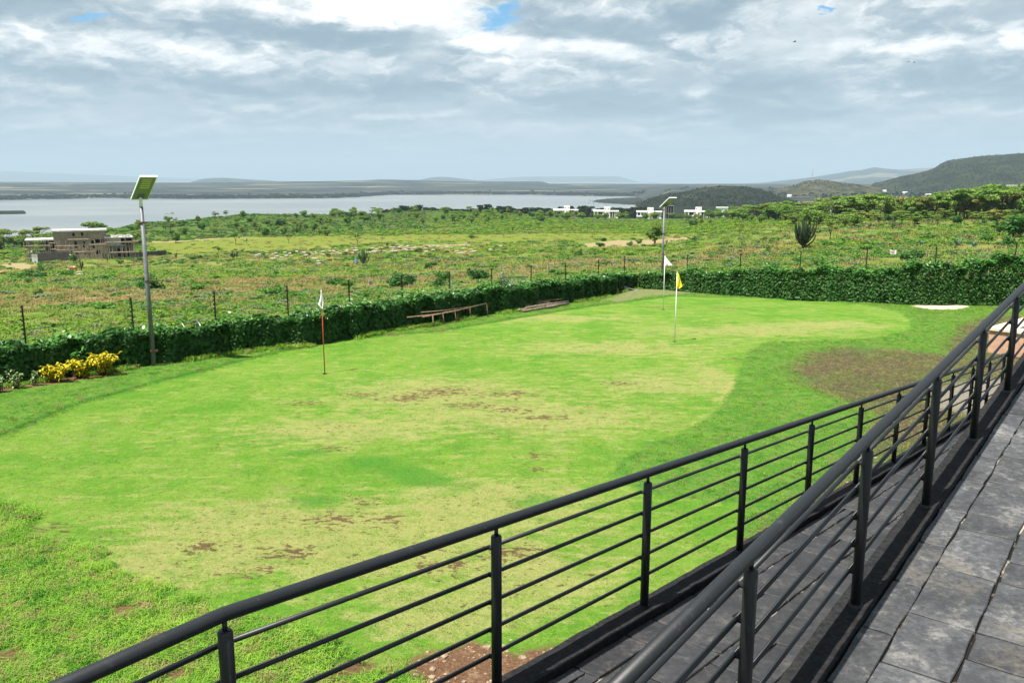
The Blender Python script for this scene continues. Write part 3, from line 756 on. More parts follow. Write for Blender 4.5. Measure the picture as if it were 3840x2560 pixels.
ashlar([(-1.400, -1.20), (-1.20, -.81), (-.81, -.40), (-.40, -.105)], -3.6, 15.0, zl, 'lower_paving', lower, -.050, .36, .62)

def railing(name, label, s_ref, k_ref, k_list, spacing, t, zf, k_run):
    base = st_xy(s_ref + (k_list[0]-k_ref)*spacing, t); z0 = zf(s_ref + (k_list[0]-k_ref)*spacing)
    root = thing(name, label, 'railing', (base[0], base[1], z0)); off = np.array([base[0], base[1], z0])
    def P(k, h, dt=0.0):
        s = s_ref + (k-k_ref)*spacing; q = st_xy(s, t+dt); return np.array([q[0], q[1], zf(s)+h]) - off
    path = [P(k, 1.0) for k in k_run]
    MB().tube(path, .030, 14).build('handrail', 'black_steel', root, sm=True)
    post = MB().tube([(0, 0, -.02), (0, 0, .925), (0, 0, .933)], [.030, .030, .024], 14).mesh('post', True)
    foot = MB().tube([(0, 0, -.01), (0, 0, .018)], [.042, .035], 10).mesh('foot')
    pin = MB().tube([(0, 0, .93), (0, 0, .975)], .011, 8).mesh('pin', True)
    hts = (.85, .69, .525, .36, .20)
    br = MB()
    q = NV*-.052
    br.tube([(q[0]*.5, q[1]*.5, 0), (q[0], q[1], 0)], .013, 8)
    brm = br.mesh('bracket')
    for k in k_list:
        po = obj('post', post, 'black_steel', root, P(k, 0))
        obj('foot', foot, 'black_steel', po); obj('pin', pin, 'black_steel', po)
        for h in hts: obj('bracket', brm, 'steel_weld', po, (0, 0, h))
    for a, b in zip(k_run[:-1], k_run[1:]):
        for h in hts:
            MB().tube([P(a, h, -.052), P(b, h, -.052)], .0125, 8).build('bar', 'black_steel', root, sm=True)
    return root
railing('railing', 'black steel railing on the kerb between the two ramps, nearest the viewer', 0.0, 2, [0, 1, 2, 3, 4, 5, 6, 7], 1.5793, 0.0, zu, [0, 1, 2, 3, 4, 5, 6, 7])
railing('railing', 'black steel railing along the outer edge of the lower ramp, beside the lawn', 3.522, 4, list(range(0, 12)), 1.6524, -1.49, zl, [-2] + list(range(0, 12)))

# ------------------------------------------------------------------ hedge, walls, fence
foliage('hedge_leaf', (0.010, 0.049, 0.010), (0.077, 0.203, 0.037), 11.0, .50, .22, .2, lo=.34, hi=.74)
foliage('hedge_shoot', (0.042, 0.156, 0.021), (0.104, 0.270, 0.038), 2.5, .40, .45, .2)
mottle('bark', (.045, .030, .020), (.10, .075, .055), 12.0, .9, .1, 4, .5, .01)
mottle('lava_wall', (.030, .028, .027), (.085, .078, .072), 6.0, .95, .1, 5, .6, .02)
mottle('pink_wall', (.20, .13, .10), (.33, .24, .19), 5.0, .9, .1, 5, .5, .02)
mat('galvanised', col=(.45, .46, .47), rough=.35, spec=.5, metal=.7)
mat('wire_grey', col=(.16, .165, .16), rough=.6, spec=.2)
mat('fence_black', col=(.012, .012, .013), rough=.5, spec=.4)
HT = np.array([(-300, 1325), (0, 1301), (480, 1255), (806, 1224), (1200, 1178), (1506, 1133), (1838, 1089), (1965, 1074), (2195, 1052), (2373, 1030), (2480, 1022), (2700, 1022), (3015, 1010), (3233, 1020), (3524, 996), (3840, 971), (4200, 950)], float)
def project(p):
    z = p[2]-CZ; fw = p[1]*math.cos(PITCH) - z*math.sin(PITCH); up = p[1]*math.sin(PITCH) + z*math.cos(PITCH)
    return 1920 + FPX*p[0]/fw, 1280 - FPX*up/fw
class Run:
    """a polyline on the ground with distance, outward normal and hedge height"""
    def __init__(s, pts):
        s.p = np.array(pts, float); d = np.diff(s.p[:, :2], axis=0); s.l = np.hypot(d[:, 0], d[:, 1]); s.c = np.concatenate([[0], np.cumsum(s.l)]); s.L = s.c[-1]
        s.h = []
        for q in s.p:
            px, py = project(q); top = np.interp(px, HT[:, 0], HT[:, 1]); r = math.hypot(q[0], q[1]) + .3
            s.h.append(np.clip(CZ + tanel(px, top)*r - q[2], .7, 2.0))
        s.h = np.array(s.h)
    def at(s, t, off=0.0):
        t = np.asarray(t, float); i = np.clip(np.searchsorted(s.c, t)-1, 0, len(s.l)-1); f = (t-s.c[i])/s.l[i]
        p = s.p[i]*(1-f)[..., None] + s.p[i+1]*f[..., None]
        d = (s.p[i+1]-s.p[i])[..., :2]; d = d/np.linalg.norm(d, axis=-1)[..., None]
        n = np.stack([-d[..., 1], d[..., 0]], -1); q = p.copy(); q[..., :2] += n*np.asarray(off)[..., None]
        h = s.h[i]*(1-f) + s.h[i+1]*f
        return q, n, d, h
RL, RR = Run(HLW), Run(HRW)
def leaves_at(p, n, size, lens, seed):
    rg = np.random.default_rng(seed); m = len(p)
    nn = n*.8 + rg.normal(size=(m, 3))*.5 + np.array([0, 0, .25]); nn /= np.linalg.norm(nn, axis=1)[:, None]
    a = np.cross(nn, rg.normal(size=(m, 3))); a /= np.linalg.norm(a, axis=1)[:, None]; b = np.cross(nn, a)
    s = size*(.6+.8*rg.random(m))[:, None]; h = nn*s*.15
    v = np.stack([p-a*s*lens/2, p+b*s*.5+h, p+a*s*lens/2, p-b*s*.5+h], 1).reshape(-1, 3)
    return v, np.arange(m*4).reshape(-1, 4)
def hedge(run, label, count, seed, thick=.72, gap=None, shoots=9000):
    rg = np.random.default_rng(seed)
    t = rg.random(count)*run.L; part = rg.random(count)
    q, n2, d2, h = run.at(t)
    h = h*(1 + .06*np.sin(t*1.9+seed)+.05*np.sin(t*5.3)+.04*np.sin(t*11.7+2)) + .02
    dep = rg.exponential(.07, count).clip(0, .3)
    bulge = .06*np.sin(t*2.7+1)*np.sin(t*.9) + .05*np.sin(t*7.1)
    off = np.where(part < .56, dep - bulge, np.where(part < .9, rg.random(count)*thick, thick - dep))
    zz = np.where(part < .56, rg.random(count)**.9*h, np.where(part < .9, h - dep*.8 + .03*np.sin(t*9+off*14), rg.random(count)*h))
    if gap is not None:
        keep = ~((np.abs(zz - gap*h) < .045) & (rg.random(count) < .8) & (part < .56)); t, part, zz, off = t[keep], part[keep], zz[keep], off[keep]; h = h[keep]
    q, n2, d2, _ = run.at(t, off); p = q.copy(); p[:, 2] += zz
    nf = np.where(part < .56, -1.0, np.where(part < .9, 0, 1.0))
    nrm = np.concatenate([n2*nf[:, None], np.where((part >= .56) & (part < .9), 1.0, .15)[:, None]], 1)
    o = run.p[0].copy()
    root = thing('hedge', label, 'hedge', o)
    v, f = leaves_at(p-o, nrm, .072, 1.55, seed)
    fo = obj('foliage', mesh_np('foliage', v, f), 'hedge_leaf', root); fo['kind'] = 'stuff'
    # loose young shoots on the top
    t = rg.random(shoots)*run.L; q, n2, d2, h = run.at(t, rg.random(shoots)*thick)
    p = q.copy(); p[:, 2] += h*(1+.06*np.sin(t*1.9+seed)+.05*np.sin(t*5.3)+.04*np.sin(t*11.7+2)) + rg.exponential(.045, shoots)*(1+.8*np.sin(t*3.1)) - .04
    v, f = leaves_at(p-o, np.tile([0, 0, 1.0], (shoots, 1)), .066, 1.6, seed+5)
    fo = obj('shoot', mesh_np('shoot', v, f), 'hedge_shoot', root); fo['kind'] = 'stuff'
    st = MB()
    for t in np.arange(.3, run.L, .55):
        q, n2, d2, h = run.at(np.array([t]), np.array([.34])); q = q[0]-o
        st.tube([q + np.array([0, 0, -.3]), q + np.array([rg.normal()*.05, rg.normal()*.05, h[0]*.8])], [.022, .008], 5)
    s_ = st.build('stem', 'bark', root); s_['kind'] = 'stuff'
hedge(RL, 'clipped dark green hedge along the left side of the lawn, beside the razor wire', 92000, 21, shoots=15000)
hedge(RR, 'taller leafy hedge over a pinkish wall across the far right of the lawn', 52000, 22, gap=.70, shoots=14000)
def wall_run(run, off0, off1, frac, m, label, cat='wall', name='boundary_wall', cap=None):
    o = run.p[0].copy(); root = thing(name, label, cat, o); mb = MB(); cp = MB()
    ts = np.linspace(0, run.L, 60); a, _, _, h = run.at(ts, np.full(60, off0)); b, _, _, _ = run.at(ts, np.full(60, off1)); a2, _, _, _ = run.at(ts, np.full(60, off0-.04)); b2, _, _, _ = run.at(ts, np.full(60, off1+.04))
    for i in range(59):
        P = lambda q, k, z: (q[k][0]-o[0], q[k][1]-o[1], q[k][2]-o[2]+z)
        z0, z1 = h[i]*frac, h[i+1]*frac
        mb.hexa([P(a, i, -1.6), P(a, i+1, -1.6), P(b, i+1, -1.6), P(b, i, -1.6), P(a, i, z0), P(a, i+1, z1), P(b, i+1, z1), P(b, i, z0)])
        cp.hexa([P(a2, i, z0+.003), P(a2, i+1, z1+.003), P(b2, i+1, z1+.003), P(b2, i, z0+.003), P(a2, i, z0+.065), P(a2, i+1, z1+.065), P(b2, i+1, z1+.065), P(b2, i, z0+.065)])
    mb.build('masonry', m, root); cp.build('coping', cap or m, root)
wall_run(RL, .40, .60, .72, 'lava_wall', 'low dark stone wall hidden behind the left hedge under the razor wire')
wall_run(RR, .22, .42, .66, 'pink_wall', 'low pinkish stone wall showing through the right-hand hedge')

# electric fence posts rise behind the hedge
POSTS = [(66,1146),(480,1116),(796,1091),(1073,1070),(1306,1048),(1506,1031),(1685,1017),(1844,1007),(1992,995),(2121,986),(2245,973),(2373,960),(2577,956),(2776,950),(3001,942),(3248,931),(3506,924),(3803,910)]
def run_hit(run, px, off):
    ts = np.linspace(0, run.L, 4000); q, _, _, _ = run.at(ts, np.full(4000, off)); az = q[:, 0]/q[:, 1]; d = ray(px, 1000)
    k = int(np.argmin(np.abs(az - d[0]/d[1]))); return q[k], ts[k]
def fence():
    root = thing('electric_fence', 'electric fence of thin black notched posts and wires behind the hedge', 'fence', (RL.p[1][0], RL.p[1][1], 0)); o = np.array(root.location)
    tops = []
    for i, (px, py) in enumerate(POSTS):
        run = RL if i <= 11 else RR
        q, t = run_hit(run, px, .70); r = math.hypot(q[0], q[1]); zt = CZ + tanel(px, py)*r
        tops.append((q, zt))
        mb = MB(); b = q.copy(); b[2] = -1.2
        mb.tube([b-o, np.array([q[0], q[1], zt])-o], .020, 6)
        po = mb.build('post', 'fence_black', root)
        for k in range(8):
            zz = zt - .04 - k*.105
            MB().box(-.012, .012, -.012, .012, -.014, .014).build('insulator', 'fence_black', po, np.array([q[0]-.03, q[1]-.015, zz])-o)
        if i == 11:
            for dx in (-.42, .42):
                MB().tube([np.array([q[0]+dx, q[1]+.1, q[2]+.2])-o, np.array([q[0], q[1], zt-.45])-o], .014, 5).build('stay', 'fence_black', root)
    tops.append((ext(tops[-2][0], tops[-1][0], 3.5), tops[-1][1]+.1)); tops.insert(0, (ext(tops[1][0], tops[0][0], 4.0), tops[0][1]))
    for k in range(8):
        mb = MB(); W_ = [np.array([q[0]-.03, q[1]-.015, zt-.04-k*.105])-o for q, zt in tops]
        for a_, b_ in zip(W_[:-1], W_[1:]): mb.tube([a_, b_], .0012, 3, cap=False)
        mb.build('wire', 'wire_grey', root)
    return tops
FT = fence()
mat('sign_white', col=(.62, .58, .54), rough=.6); mat('sign_red', col=(.30, .05, .04), rough=.6); mat('sign_ink', col=(.06, .05, .05), rough=.6)
def fence_sign(px, py, w, h, label):
    run = RL if px < 2373 else RR
    q, t = run_hit(run, px, .68); r = math.hypot(q[0], q[1]); z = CZ + tanel(px, py)*r
    _, n, d, _ = run.at(np.array([t])); ang = math.atan2(d[0][1], d[0][0])
    root = thing('warning_sign', label, 'sign', (q[0], q[1], z), ang)
    mb = MB(); mb.box(-w/2, w/2, -.004, .004, -h/2, h/2); mb.box(-w/2, -w/2+.04, -.004, .004, h/2, h/2+.025); mb.box(w/2-.04, w/2, -.004, .004, h/2, h/2+.025)
    mb.build('plate', 'sign_white', root)
    for k, zz in enumerate((.035, .0, -.035)):
        MB().box(-w*.18, w*.22, -.0075, -.0045, zz-.010, zz+.010).build('print_line', 'sign_red' if k == 1 else 'sign_ink', root)
    MB().box(-w*.42, -w*.26, -.0075, -.0045, -.04, .04).build('hazard_mark', 'sign_red', root)
fence_sign(3345, 945, .23, .145, 'small white warning sign with red marks hung on the right-hand fence wires')
fence_sign(1389, 1060, .17, .13, 'small faded warning sign on the wires above the left hedge, right of the white flag')
fence_sign(2058, 1005, .14, .13, 'small faded warning sign on the wires near the corner of the hedge')
# coiled razor wire over the left wall
def razor():
    o = RL.p[0].copy(); root = thing('razor_wire', 'loose silver razor wire coils along the top of the left hedge', 'wire', o)
    rg = np.random.default_rng(3); ts = np.arange(2.0, RL.L-.5, .022); n = len(ts)
    q, n2, d2, h = RL.at(ts, np.full(n, .55))
    ph = ts*2*math.pi/.42 + .8*np.sin(ts*.7); rad = .21*(1+.12*np.sin(ts*3.1)+.08*np.sin(ts*7.7))
    pts = q.copy() - o; pts[:, :2] += n2*(rad*np.cos(ph))[:, None]; pts[:, 2] += h - .10 + .05*np.sin(ts*1.3) + rad*np.sin(ph)
    pts[:, :2] += d2*(.10*np.cos(ph*1.0+.4))[:, None]
    mb = MB().tube(list(pts), .0062, 4, cap=False); mb.build('coil', 'galvanised', root)
    bb = MB()
    for k in range(0, n, 5):
        p = pts[k]; s = .016; bb.box(p[0]-s, p[0]+s, p[1]-s, p[1]+s, p[2]-.002, p[2]+.002)
    x = bb.build('barb', 'galvanised', root); x['kind'] = 'stuff'
razor()

# ------------------------------------------------------------------ lamps and flags
mottle('grey_pole', (.11, .115, .135), (.155, .16, .185), 5.0, .45, .4, 4)
mat('white_alloy', col=(.72, .73, .73), rough=.35, spec=.5); mat('lamp_face', col=(.20, .24, .16), rough=.45, spec=.4)  # lawn light reflected on the lamp's underside is put into the face's green colour
mat('led', col=(.75, .68, .30), rough=.3, spec=.6); mat('cell_panel', col=(.012, .016, .035), rough=.15, spec=.6); mat('clamp_rust', col=(.09, .045, .03), rough=.8)
def lamp(px, py, top_py, e, label, clamps):
    b = lhit(px, py); b[2] = float(lawn_top(b[0], b[1])) - .05; r = math.hypot(b[0], b[1])
    H = CZ + tanel(px, top_py)*r - b[2]
    root = thing('solar_lamp', label, 'lamp', b)
    MB().tube([(0, 0, 0), (0, 0, H*.95)], [.058, .044], 12).build('pole', 'grey_pole', root, sm=True)
    MB().tube([(0, 0, H*.945), (0, 0, H+.10)], [.040, .040], 10).build('sleeve', 'white_alloy', root, sm=True)
    vd = Vector((b[0], b[1], 0)).normalized(); rt = Vector((vd.y, -vd.x, 0)); e = rt*e[0] - vd*e[1] + Vector((0, 0, e[2])); w = rt; n = w.cross(e.normalized()).normalized()
    if n.z < 0: n = -n
    c0 = Vector((0, 0, H+.02)) - e*.12
    hw = .19; q = []
    def pl(a, b2, x0, x1, z0, z1, name, m, par):
        pts = [c0 + w*x + e*y + n*z for z in (z0, z1) for (x, y) in ((x0, a), (x1, a), (x1, b2), (x0, b2))]
        return MB().hexa(pts).build(name, m, par)
    head = pl(0, 1, -hw, hw, 0, .045, 'lamp_head', 'white_alloy', root)
    pl(.04, .955, -hw+.018, hw-.018, -.006, -.001, 'diffuser', 'lamp_face', head)
    pl(.03, .97, -hw+.01, hw-.01, .047, .053, 'solar_panel', 'cell_panel', head)
    for k in range(5):
        pl(.52+k*.085, .545+k*.085, -.105, .105, -.010, -.0065, 'led_strip', 'led', head)
    pl(.10, .26, -.07, .07, -.035, -.007, 'bracket', 'grey_pole', head)
    for f in clamps:
        rr = .062
        c = MB().tube([(0, 0, H*f-.02), (0, 0, H*f+.02)], rr, 12); c.box(.05, .13, -.03, .03, H*f-.02, H*f+.02); c.build('clamp', 'clamp_rust', root)
    return b
lamp(578, 1378, 742, (.24, .60, .54), 'tall grey solar street lamp with tilted panel by the left hedge', (.105, .52, .86))
lamp(2481, 1086, 775, (.48, .45, .50), 'grey solar street lamp with tilted panel at the far corner of the hedge', (.33, .68))
mat('flag_white', col=(.80, .80, .82), rough=.75); mat('flag_yellow', col=(.72, .62, .02), rough=.7); mat('pole_red', col=(.42, .075, .03), rough=.4); mat('pole_white', col=(.75, .75, .74), rough=.4); mat('cup_black', col=(.01, .01, .01), rough=.9)
def flag(px, py, H, label, pole_m, cloth_m, rows):
    """rows: (height from top, reach to the left, reach to the right, fold) down the hoist"""
    b = lhit(px, py); b[2] = float(lawn_top(b[0], b[1]))
    root = thing('flagstick', label, 'flag', b)
    MB().tube([(0, 0, -.05), (0, 0, H)], [.0125, .011], 8).build('pole', pole_m, root, sm=True)
    MB().tube([(0, 0, H-.005), (0, 0, H+.03)], [.016, .008], 8).build('cap', pole_m, root, sm=True)
    MB().tube([(0, 0, -.04), (0, 0, .012)], .055, 12).build('cup', 'cup_black', root)
    v = []; n = 9
    for (dz, l, rgt, fo) in rows:
        for i in range(n):
            f = i/(n-1); v.append((-l + (rgt+l)*f, fo*math.sin(f*7.5+dz*9) - .018, H - dz))
    f = [(j*n+i, j*n+i+1, (j+1)*n+i+1, (j+1)*n+i) for j in range(len(rows)-1) for i in range(n-1)]
    me = mesh_np('cloth', v, f); smooth(me); o = obj('cloth', me, cloth_m, root)
    md = o.modifiers.new('thickness', 'SOLIDIFY'); md.thickness = .003
flag(1218, 1402, 2.03, 'white flag hanging limp on a red stick, nearest on the green', 'pole_red', 'flag_white',
     [(0, .006, .004, .004), (.06, .012, .012, .010), (.16, .022, .034, .018), (.26, .052, .042, .024), (.34, .085, .042, .028), (.38, .062, .040, .026), (.43, .012, .026, .014), (.47, -.01, .016, .006)])
flag(2530, 1281, 1.99, 'yellow flag hanging on a white stick on the far part of the green', 'pole_white', 'flag_yellow',
     [(0, .006, .020, .004), (.05, .006, .060, .012), (.15, .006, .085, .02), (.26, .006, .115, .024), (.34, .006, .155, .026), (.38, .006, .165, .022), (.43, .006, .09, .014), (.46, .006, .02, .006)])
flag(2487, 1161, 2.00, 'white pennant flying on a white stick in front of the far lamp', 'pole_white', 'flag_white',
     [(0, .006, .012, .002), (.06, .006, .055, .010), (.15, .006, .13, .018), (.24, .006, .21, .022), (.30, .006, .265, .018), (.325, .006, .28, .010), (.34, .006, .10, .006)])

# ------------------------------------------------------------------ things lying along the hedge
def lz(px, py):
    q = lhit(px, py); q[2] = float(lawn_top(q[0], q[1])); return q
mottle('peeled_pole', (.14, .085, .055), (.26, .18, .13), 14.0, .85, .1, 5, .4, .01, stretch=(1, 1, .3)); mottle('old_pole', (.10, .075, .055), (.22, .18, .145), 14.0, .9, .1, 5, .4, .01)
def rack():
    legs = [((1622, 1179), (1627, 1221)), ((1661, 1176), (1667, 1212)), ((1706, 1163), (1712, 1204)), ((1714, 1163), (1720, 1202)), ((1761, 1155), (1766, 1190)), ((1823, 1140), (1832, 1184))]
    q0 = lz(legs[0][1][0], legs[0][1][1]+9); root = thing('pole_rack', 'rough wooden rail on thin pole legs leaning by the left hedge', 'rail', q0)
    tops = []
    for i, ((tx, ty), (bx, by)) in enumerate(legs):
        b = lz(bx, by+9); r = math.hypot(b[0], b[1]); t = at_r(tx, ty+1, r)
        tops.append(t-q0); MB().tube([b-q0-np.array([0, 0, .1]), t-q0+np.array([0, 0, .02])], .022 if i in (0, 4, 5) else .012, 7).build('leg', 'peeled_pole', root, sm=True)
    a = at_r(1527, 1190, math.hypot(q0[0], q0[1])-.5)-q0; e = tops[-1]; m1 = tops[0]
    for k, (p, q, rr) in enumerate(((a, tops[3], .023), (tops[0]-np.array([.3, .3, .06]), e, .023), (a+np.array([.4, .3, .05]), tops[4], .016))):
        mid = (np.array(p)+np.array(q))/2 + np.array([0, 0, .03*(k-1)])
        MB().tube([np.array(p)+np.array([0, 0, .03*k]), mid, np.array(q)+np.array([0, 0, .03*k])], [rr, rr*.95, rr*.8], 7).build('rail', 'peeled_pole', root, sm=True)
rack()
pile = [((1712, 1158), (2140, 1130)), ((1945, 1161), (2100, 1128))]
names = ['lowest, nearest the grass', 'second from the grass', 'third from the grass', 'upper one sticking out left', 'topmost pale one', 'short one at the right end', 'thin one at the back']
pp = [((1945, 1164), (2125, 1136), .05), ((1958, 1167), (2090, 1146), .045), ((1972, 1160), (2131, 1134), .05), ((1947, 1158), (2060, 1140), .05), ((1975, 1153), (2110, 1128), .06), ((2050, 1153), (2134, 1137), .045), ((1990, 1150), (2105, 1133), .035)]
zs = [.05, .045, .10, .14, .24, .06, .19]
for (a, b, rr), z, nm in zip(pp, zs, names):
    A, B = lz(a[0], a[1]+9), lz(b[0], b[1]+13); A[2] += z; B[2] += z+.02
    root = thing('wooden_pole', 'bare wooden pole in the pile by the hedge, ' + nm, 'pole', A, 0, 'poles piled by the hedge')
    d = B-A; MB().tube([(0, 0, 0), d*.5+np.array([0, .03, .01]), d], [rr, rr*.9, rr*.72], 8).build('shaft', 'old_pole', root, sm=True)
mottle('rock', (.13, .075, .05), (.25, .16, .11), 5.0, .9, .1, 5, .6, .02)
def rock(px, py, sx, sy, sz, label, seed):
    q = lz(px, py); rg = np.random.default_rng(seed)
    bm = bmesh.new(); bmesh.ops.create_icosphere(bm, subdivisions=2, radius=1)
    for v in bm.verts:
        k = 1 + .22*math.sin(v.co.x*3+seed)*math.cos(v.co.y*2.3) + rg.normal()*.06
        v.co = Vector((v.co.x*sx*k, v.co.y*sy*k, max(v.co.z, -.4)*sz*k*(1.25-.5*abs(v.co.x))))
    me = bpy.data.meshes.new('rock'); bm.to_mesh(me); bm.free()
    o = obj('rock', me, 'rock', loc=q + np.array([0, 0, sz*.25])); tag(o, label, 'rock')
rock(2296, 1112, .26, .2, .40, 'upright brown rock at the foot of the hedge near the corner', 4)
rock(2281, 1114, .22, .16, .12, 'low flat brown rock just left of the upright rock by the hedge', 9)
mottle('grey_reed', (.17, .165, .155), (.33, .32, .31), 18.0, .9, .1, 4)
def mat_screen():
    b0, b1 = lz(2345, 1108), lz(2398, 1100); root = thing('reed_mat', 'grey woven reed mat slumped against the hedge near the corner', 'mat', b0)
    u = b1-b0; r = math.hypot(b0[0], b0[1]); nn = 26
    for j in range(nn):
        f = j/(nn-1); base = u*f*1.0 + np.array([0, 0, -.02]); top = (at_r(2341+f*55, 1071+f*26, r+.30+.25*f)-b0)
        mid = (base+top)/2 + np.array([0, .0, .05])
        MB().tube([base, mid, top], .012, 5).build('reed', 'grey_reed', root)
    for f2 in (.25, .5, .75):
        pts = []
        for j in range(8):
            f = j/7; base = u*f; top = (at_r(2341+f*55, 1071+f*26, r+.30+.25*f)-b0); pts.append(base*(1-f2)+top*f2+np.array([0, -.015, .03]))
        MB().tube(pts, .008, 5).build('binding', 'grey_reed', root)
mat_screen()

# garden plants by the left hedge
foliage('gold_leaf', (.42, .36, .012), (.70, .62, .03), 6.0, .5, .3, .25)
foliage('variegated_leaf', (.10, .20, .06), (.34, .42, .20), 25.0, .5, .3, .2, lo=.42, hi=.58)
foliage('broad_leaf', (0.035, 0.154, 0.025), (0.105, 0.294, 0.049), 5.0, .4, .4, .2)
foliage('grey_leaf', (.10, .18, .13), (.20, .30, .22), 5.0, .5, .3, .2)
def leaf_blade(mb, p, d, L, w, droop):
    """a pointed leaf of four faces, arched along its length"""
    p = Vector(p); d = Vector(d).normalized(); s = d.cross(Vector((0, 0, 1)))
    s = s.normalized() if s.length > .05 else Vector((1, 0, 0))
    ids = []
    for k, (f, ww) in enumerate(((0, .12), (.35, 1), (.7, .75), (1, .05))):
        c = p + d*(L*f) + Vector((0, 0, -droop*L*f*f)); lift = Vector((0, 0, w*.18))
        ids.append((c - s*w*ww/2 + lift, c, c + s*w*ww/2 + lift))
    b = len(mb.v)
    for r_ in ids: mb.v += [tuple(q) for q in r_]
    for k in range(3):
        for j in range(2): mb.f.append((b+k*3+j, b+k*3+j+1, b+(k+1)*3+j+1, b+(k+1)*3+j))
def shrub(px, py, label, m, stems, H, spread, nleaf, L, w, seed, lean=(0, 0), cat='shrub', name='garden_shrub', group=None):
    q = lz(px, py); rg = random.Random(seed); root = thing(name, label, cat, q, 0, group); lv = MB(); sm = MB()
    for k in range(stems):
        a = rg.uniform(0, 6.283); top = Vector((math.cos(a)*spread*rg.uniform(.4, 1)+lean[0], math.sin(a)*spread*.6*rg.uniform(.4, 1)+lean[1], H*rg.uniform(.7, 1.05)))
        b = Vector((rg.uniform(-.05, .05), rg.uniform(-.04, .04), -.03)); mid = b.lerp(top, .5) + Vector((0, 0, .05*H))
        sm.tube([b, mid, top], [.010, .007, .004], 5)
        for i in range(nleaf):
            f = rg.uniform(.22, 1.0); c = b.lerp(mid, f*2) if f < .5 else mid.lerp(top, f*2-1); an = rg.uniform(0, 6.283)
            leaf_blade(lv, c, (math.cos(an), math.sin(an), rg.uniform(.1, .9)), L*rg.uniform(.7, 1.15), w, rg.uniform(.3, .9))
    sm.build('stem', 'bark', root); lo = lv.build('foliage', m, root, sm=True); lo['kind'] = 'stuff'
shrub(205, 1440, 'golden leafed shrub, leftmost of the three yellow ones by the hedge', 'gold_leaf', 16, .42, .40, 20, .10, .05, 1)
shrub(305, 1425, 'golden leafed shrub, middle one of the three yellow ones by the hedge', 'gold_leaf', 18, .50, .38, 22, .10, .05, 2)
shrub(385, 1413, 'golden leafed shrub, rightmost and tallest of the three yellow ones by the hedge', 'gold_leaf', 18, .58, .40, 22, .10, .05, 3, (.08, 0))
shrub(285, 1420, 'bright green broad leafed plant rising behind the golden shrubs', 'broad_leaf', 8, .68, .28, 14, .17, .05, 4, (0, .18), 'plant', 'broad_leaf_plant')
shrub(128, 1453, 'small cream and green shrub left of the golden shrubs', 'variegated_leaf', 5, .34, .13, 20, .075, .045, 5, (.12, 0))
shrub(58, 1464, 'larger cream and green shrub with two leaning stems near the left frame edge', 'variegated_leaf', 7, .40, .26, 18, .075, .045, 6)
shrub(4, 1478, 'cream and green shrub cut by the left frame edge', 'variegated_leaf', 6, .36, .16, 18, .075, .045, 7)
shrub(2135, 1138, 'small bright green weed beside the pile of poles', 'broad_leaf', 6, .42, .22, 7, .2, .06, 8, cat='weed', name='weed')
shrub(1905, 1140, 'tall grey green wild shrub poking over the hedge above the pole pile', 'grey_leaf', 9, 1.45, .45, 16, .12, .06, 9, (0, 1.5), 'shrub', 'wild_shrub')
shrub(1693, 1180, 'slender grey green wild shrub poking over the hedge above the wooden rail', 'grey_leaf', 4, 1.25, .2, 14, .10, .05, 10, (0, 1.5), 'shrub', 'wild_shrub')

# planter at the far right
mottle('salmon_render', (.42, .25, .17), (.50, .31, .21), 9.0, .85, .15, 5, .35, .01); mottle('cream_coping', (.56, .44, .34), (.66, .53, .42), 7.0, .8, .15, 5, .2, .006); mottle('bed_soil', (.03, .02, .014), (.07, .05, .035), 9.0, .95, .05, 5, .6, .03)
def planter():
    q = np.array([12.95, 22.72, 0.0]); ang = -.86; q[2] = float(lawn_top(q[0], q[1]))
    root = thing('planter', 'salmon rendered garden planter with pale coping behind the railings', 'planter', q, ang)
    W, D, H = 4.2, 2.6, .62
    mb = MB(); mb.box(0, W, 0, .2, -.3, H); mb.box(0, W, D-.2, D, -.3, H); mb.box(0, .2, .2, D-.2, -.3, H); mb.box(W-.2, W, .2, D-.2, -.3, H); mb.build('wall', 'salmon_render', root)
    cp = MB(); w = .52; cp.box(-.05, W+.05, -.05, w, H+.003, H+.07); cp.box(-.05, W+.05, D-w, D+.05, H+.003, H+.07); cp.box(-.05, w, w, D-w, H+.003, H+.07); cp.box(W-w, W+.05, w, D-w, H+.003, H+.07)
    cp.build('coping', 'cream_coping', root); MB().box(w, W-w, w, D-w, 0, H+.02).build('soil', 'bed_soil', root)
    M = Matrix.Translation(Vector(q)) @ Matrix.Rotation(ang, 4, 'Z')
    rg = random.Random(5)
    for (lx, ly, hh, lab, m) in ((.95, .85, .75, 'spiky yellow green plant in the planter, nearest its corner', 'gold_leaf'), (1.7, 1.0, .8, 'spiky green plant in the planter right of the yellow one', 'broad_leaf'), (2.6, .9, .7, 'spiky green plant in the planter farthest right', 'broad_leaf')):
        p = M @ Vector((lx, ly, H+.02)); r_ = thing('spiky_plant', lab, 'plant', p); lv = MB()
        for k in range(46):
            a = rg.uniform(0, 6.283); leaf_blade(lv, (rg.uniform(-.06, .06), rg.uniform(-.06, .06), 0), (math.cos(a), math.sin(a), rg.uniform(.6, 2.2)), hh*rg.uniform(.5, 1), .035, rg.uniform(.1, .7))
        lv.build('foliage', m, r_)
        MB().tube([(0, 0, -.1), (0, 0, .08)], [.04, .03], 6).build('stem', 'bark', r_)
planter()

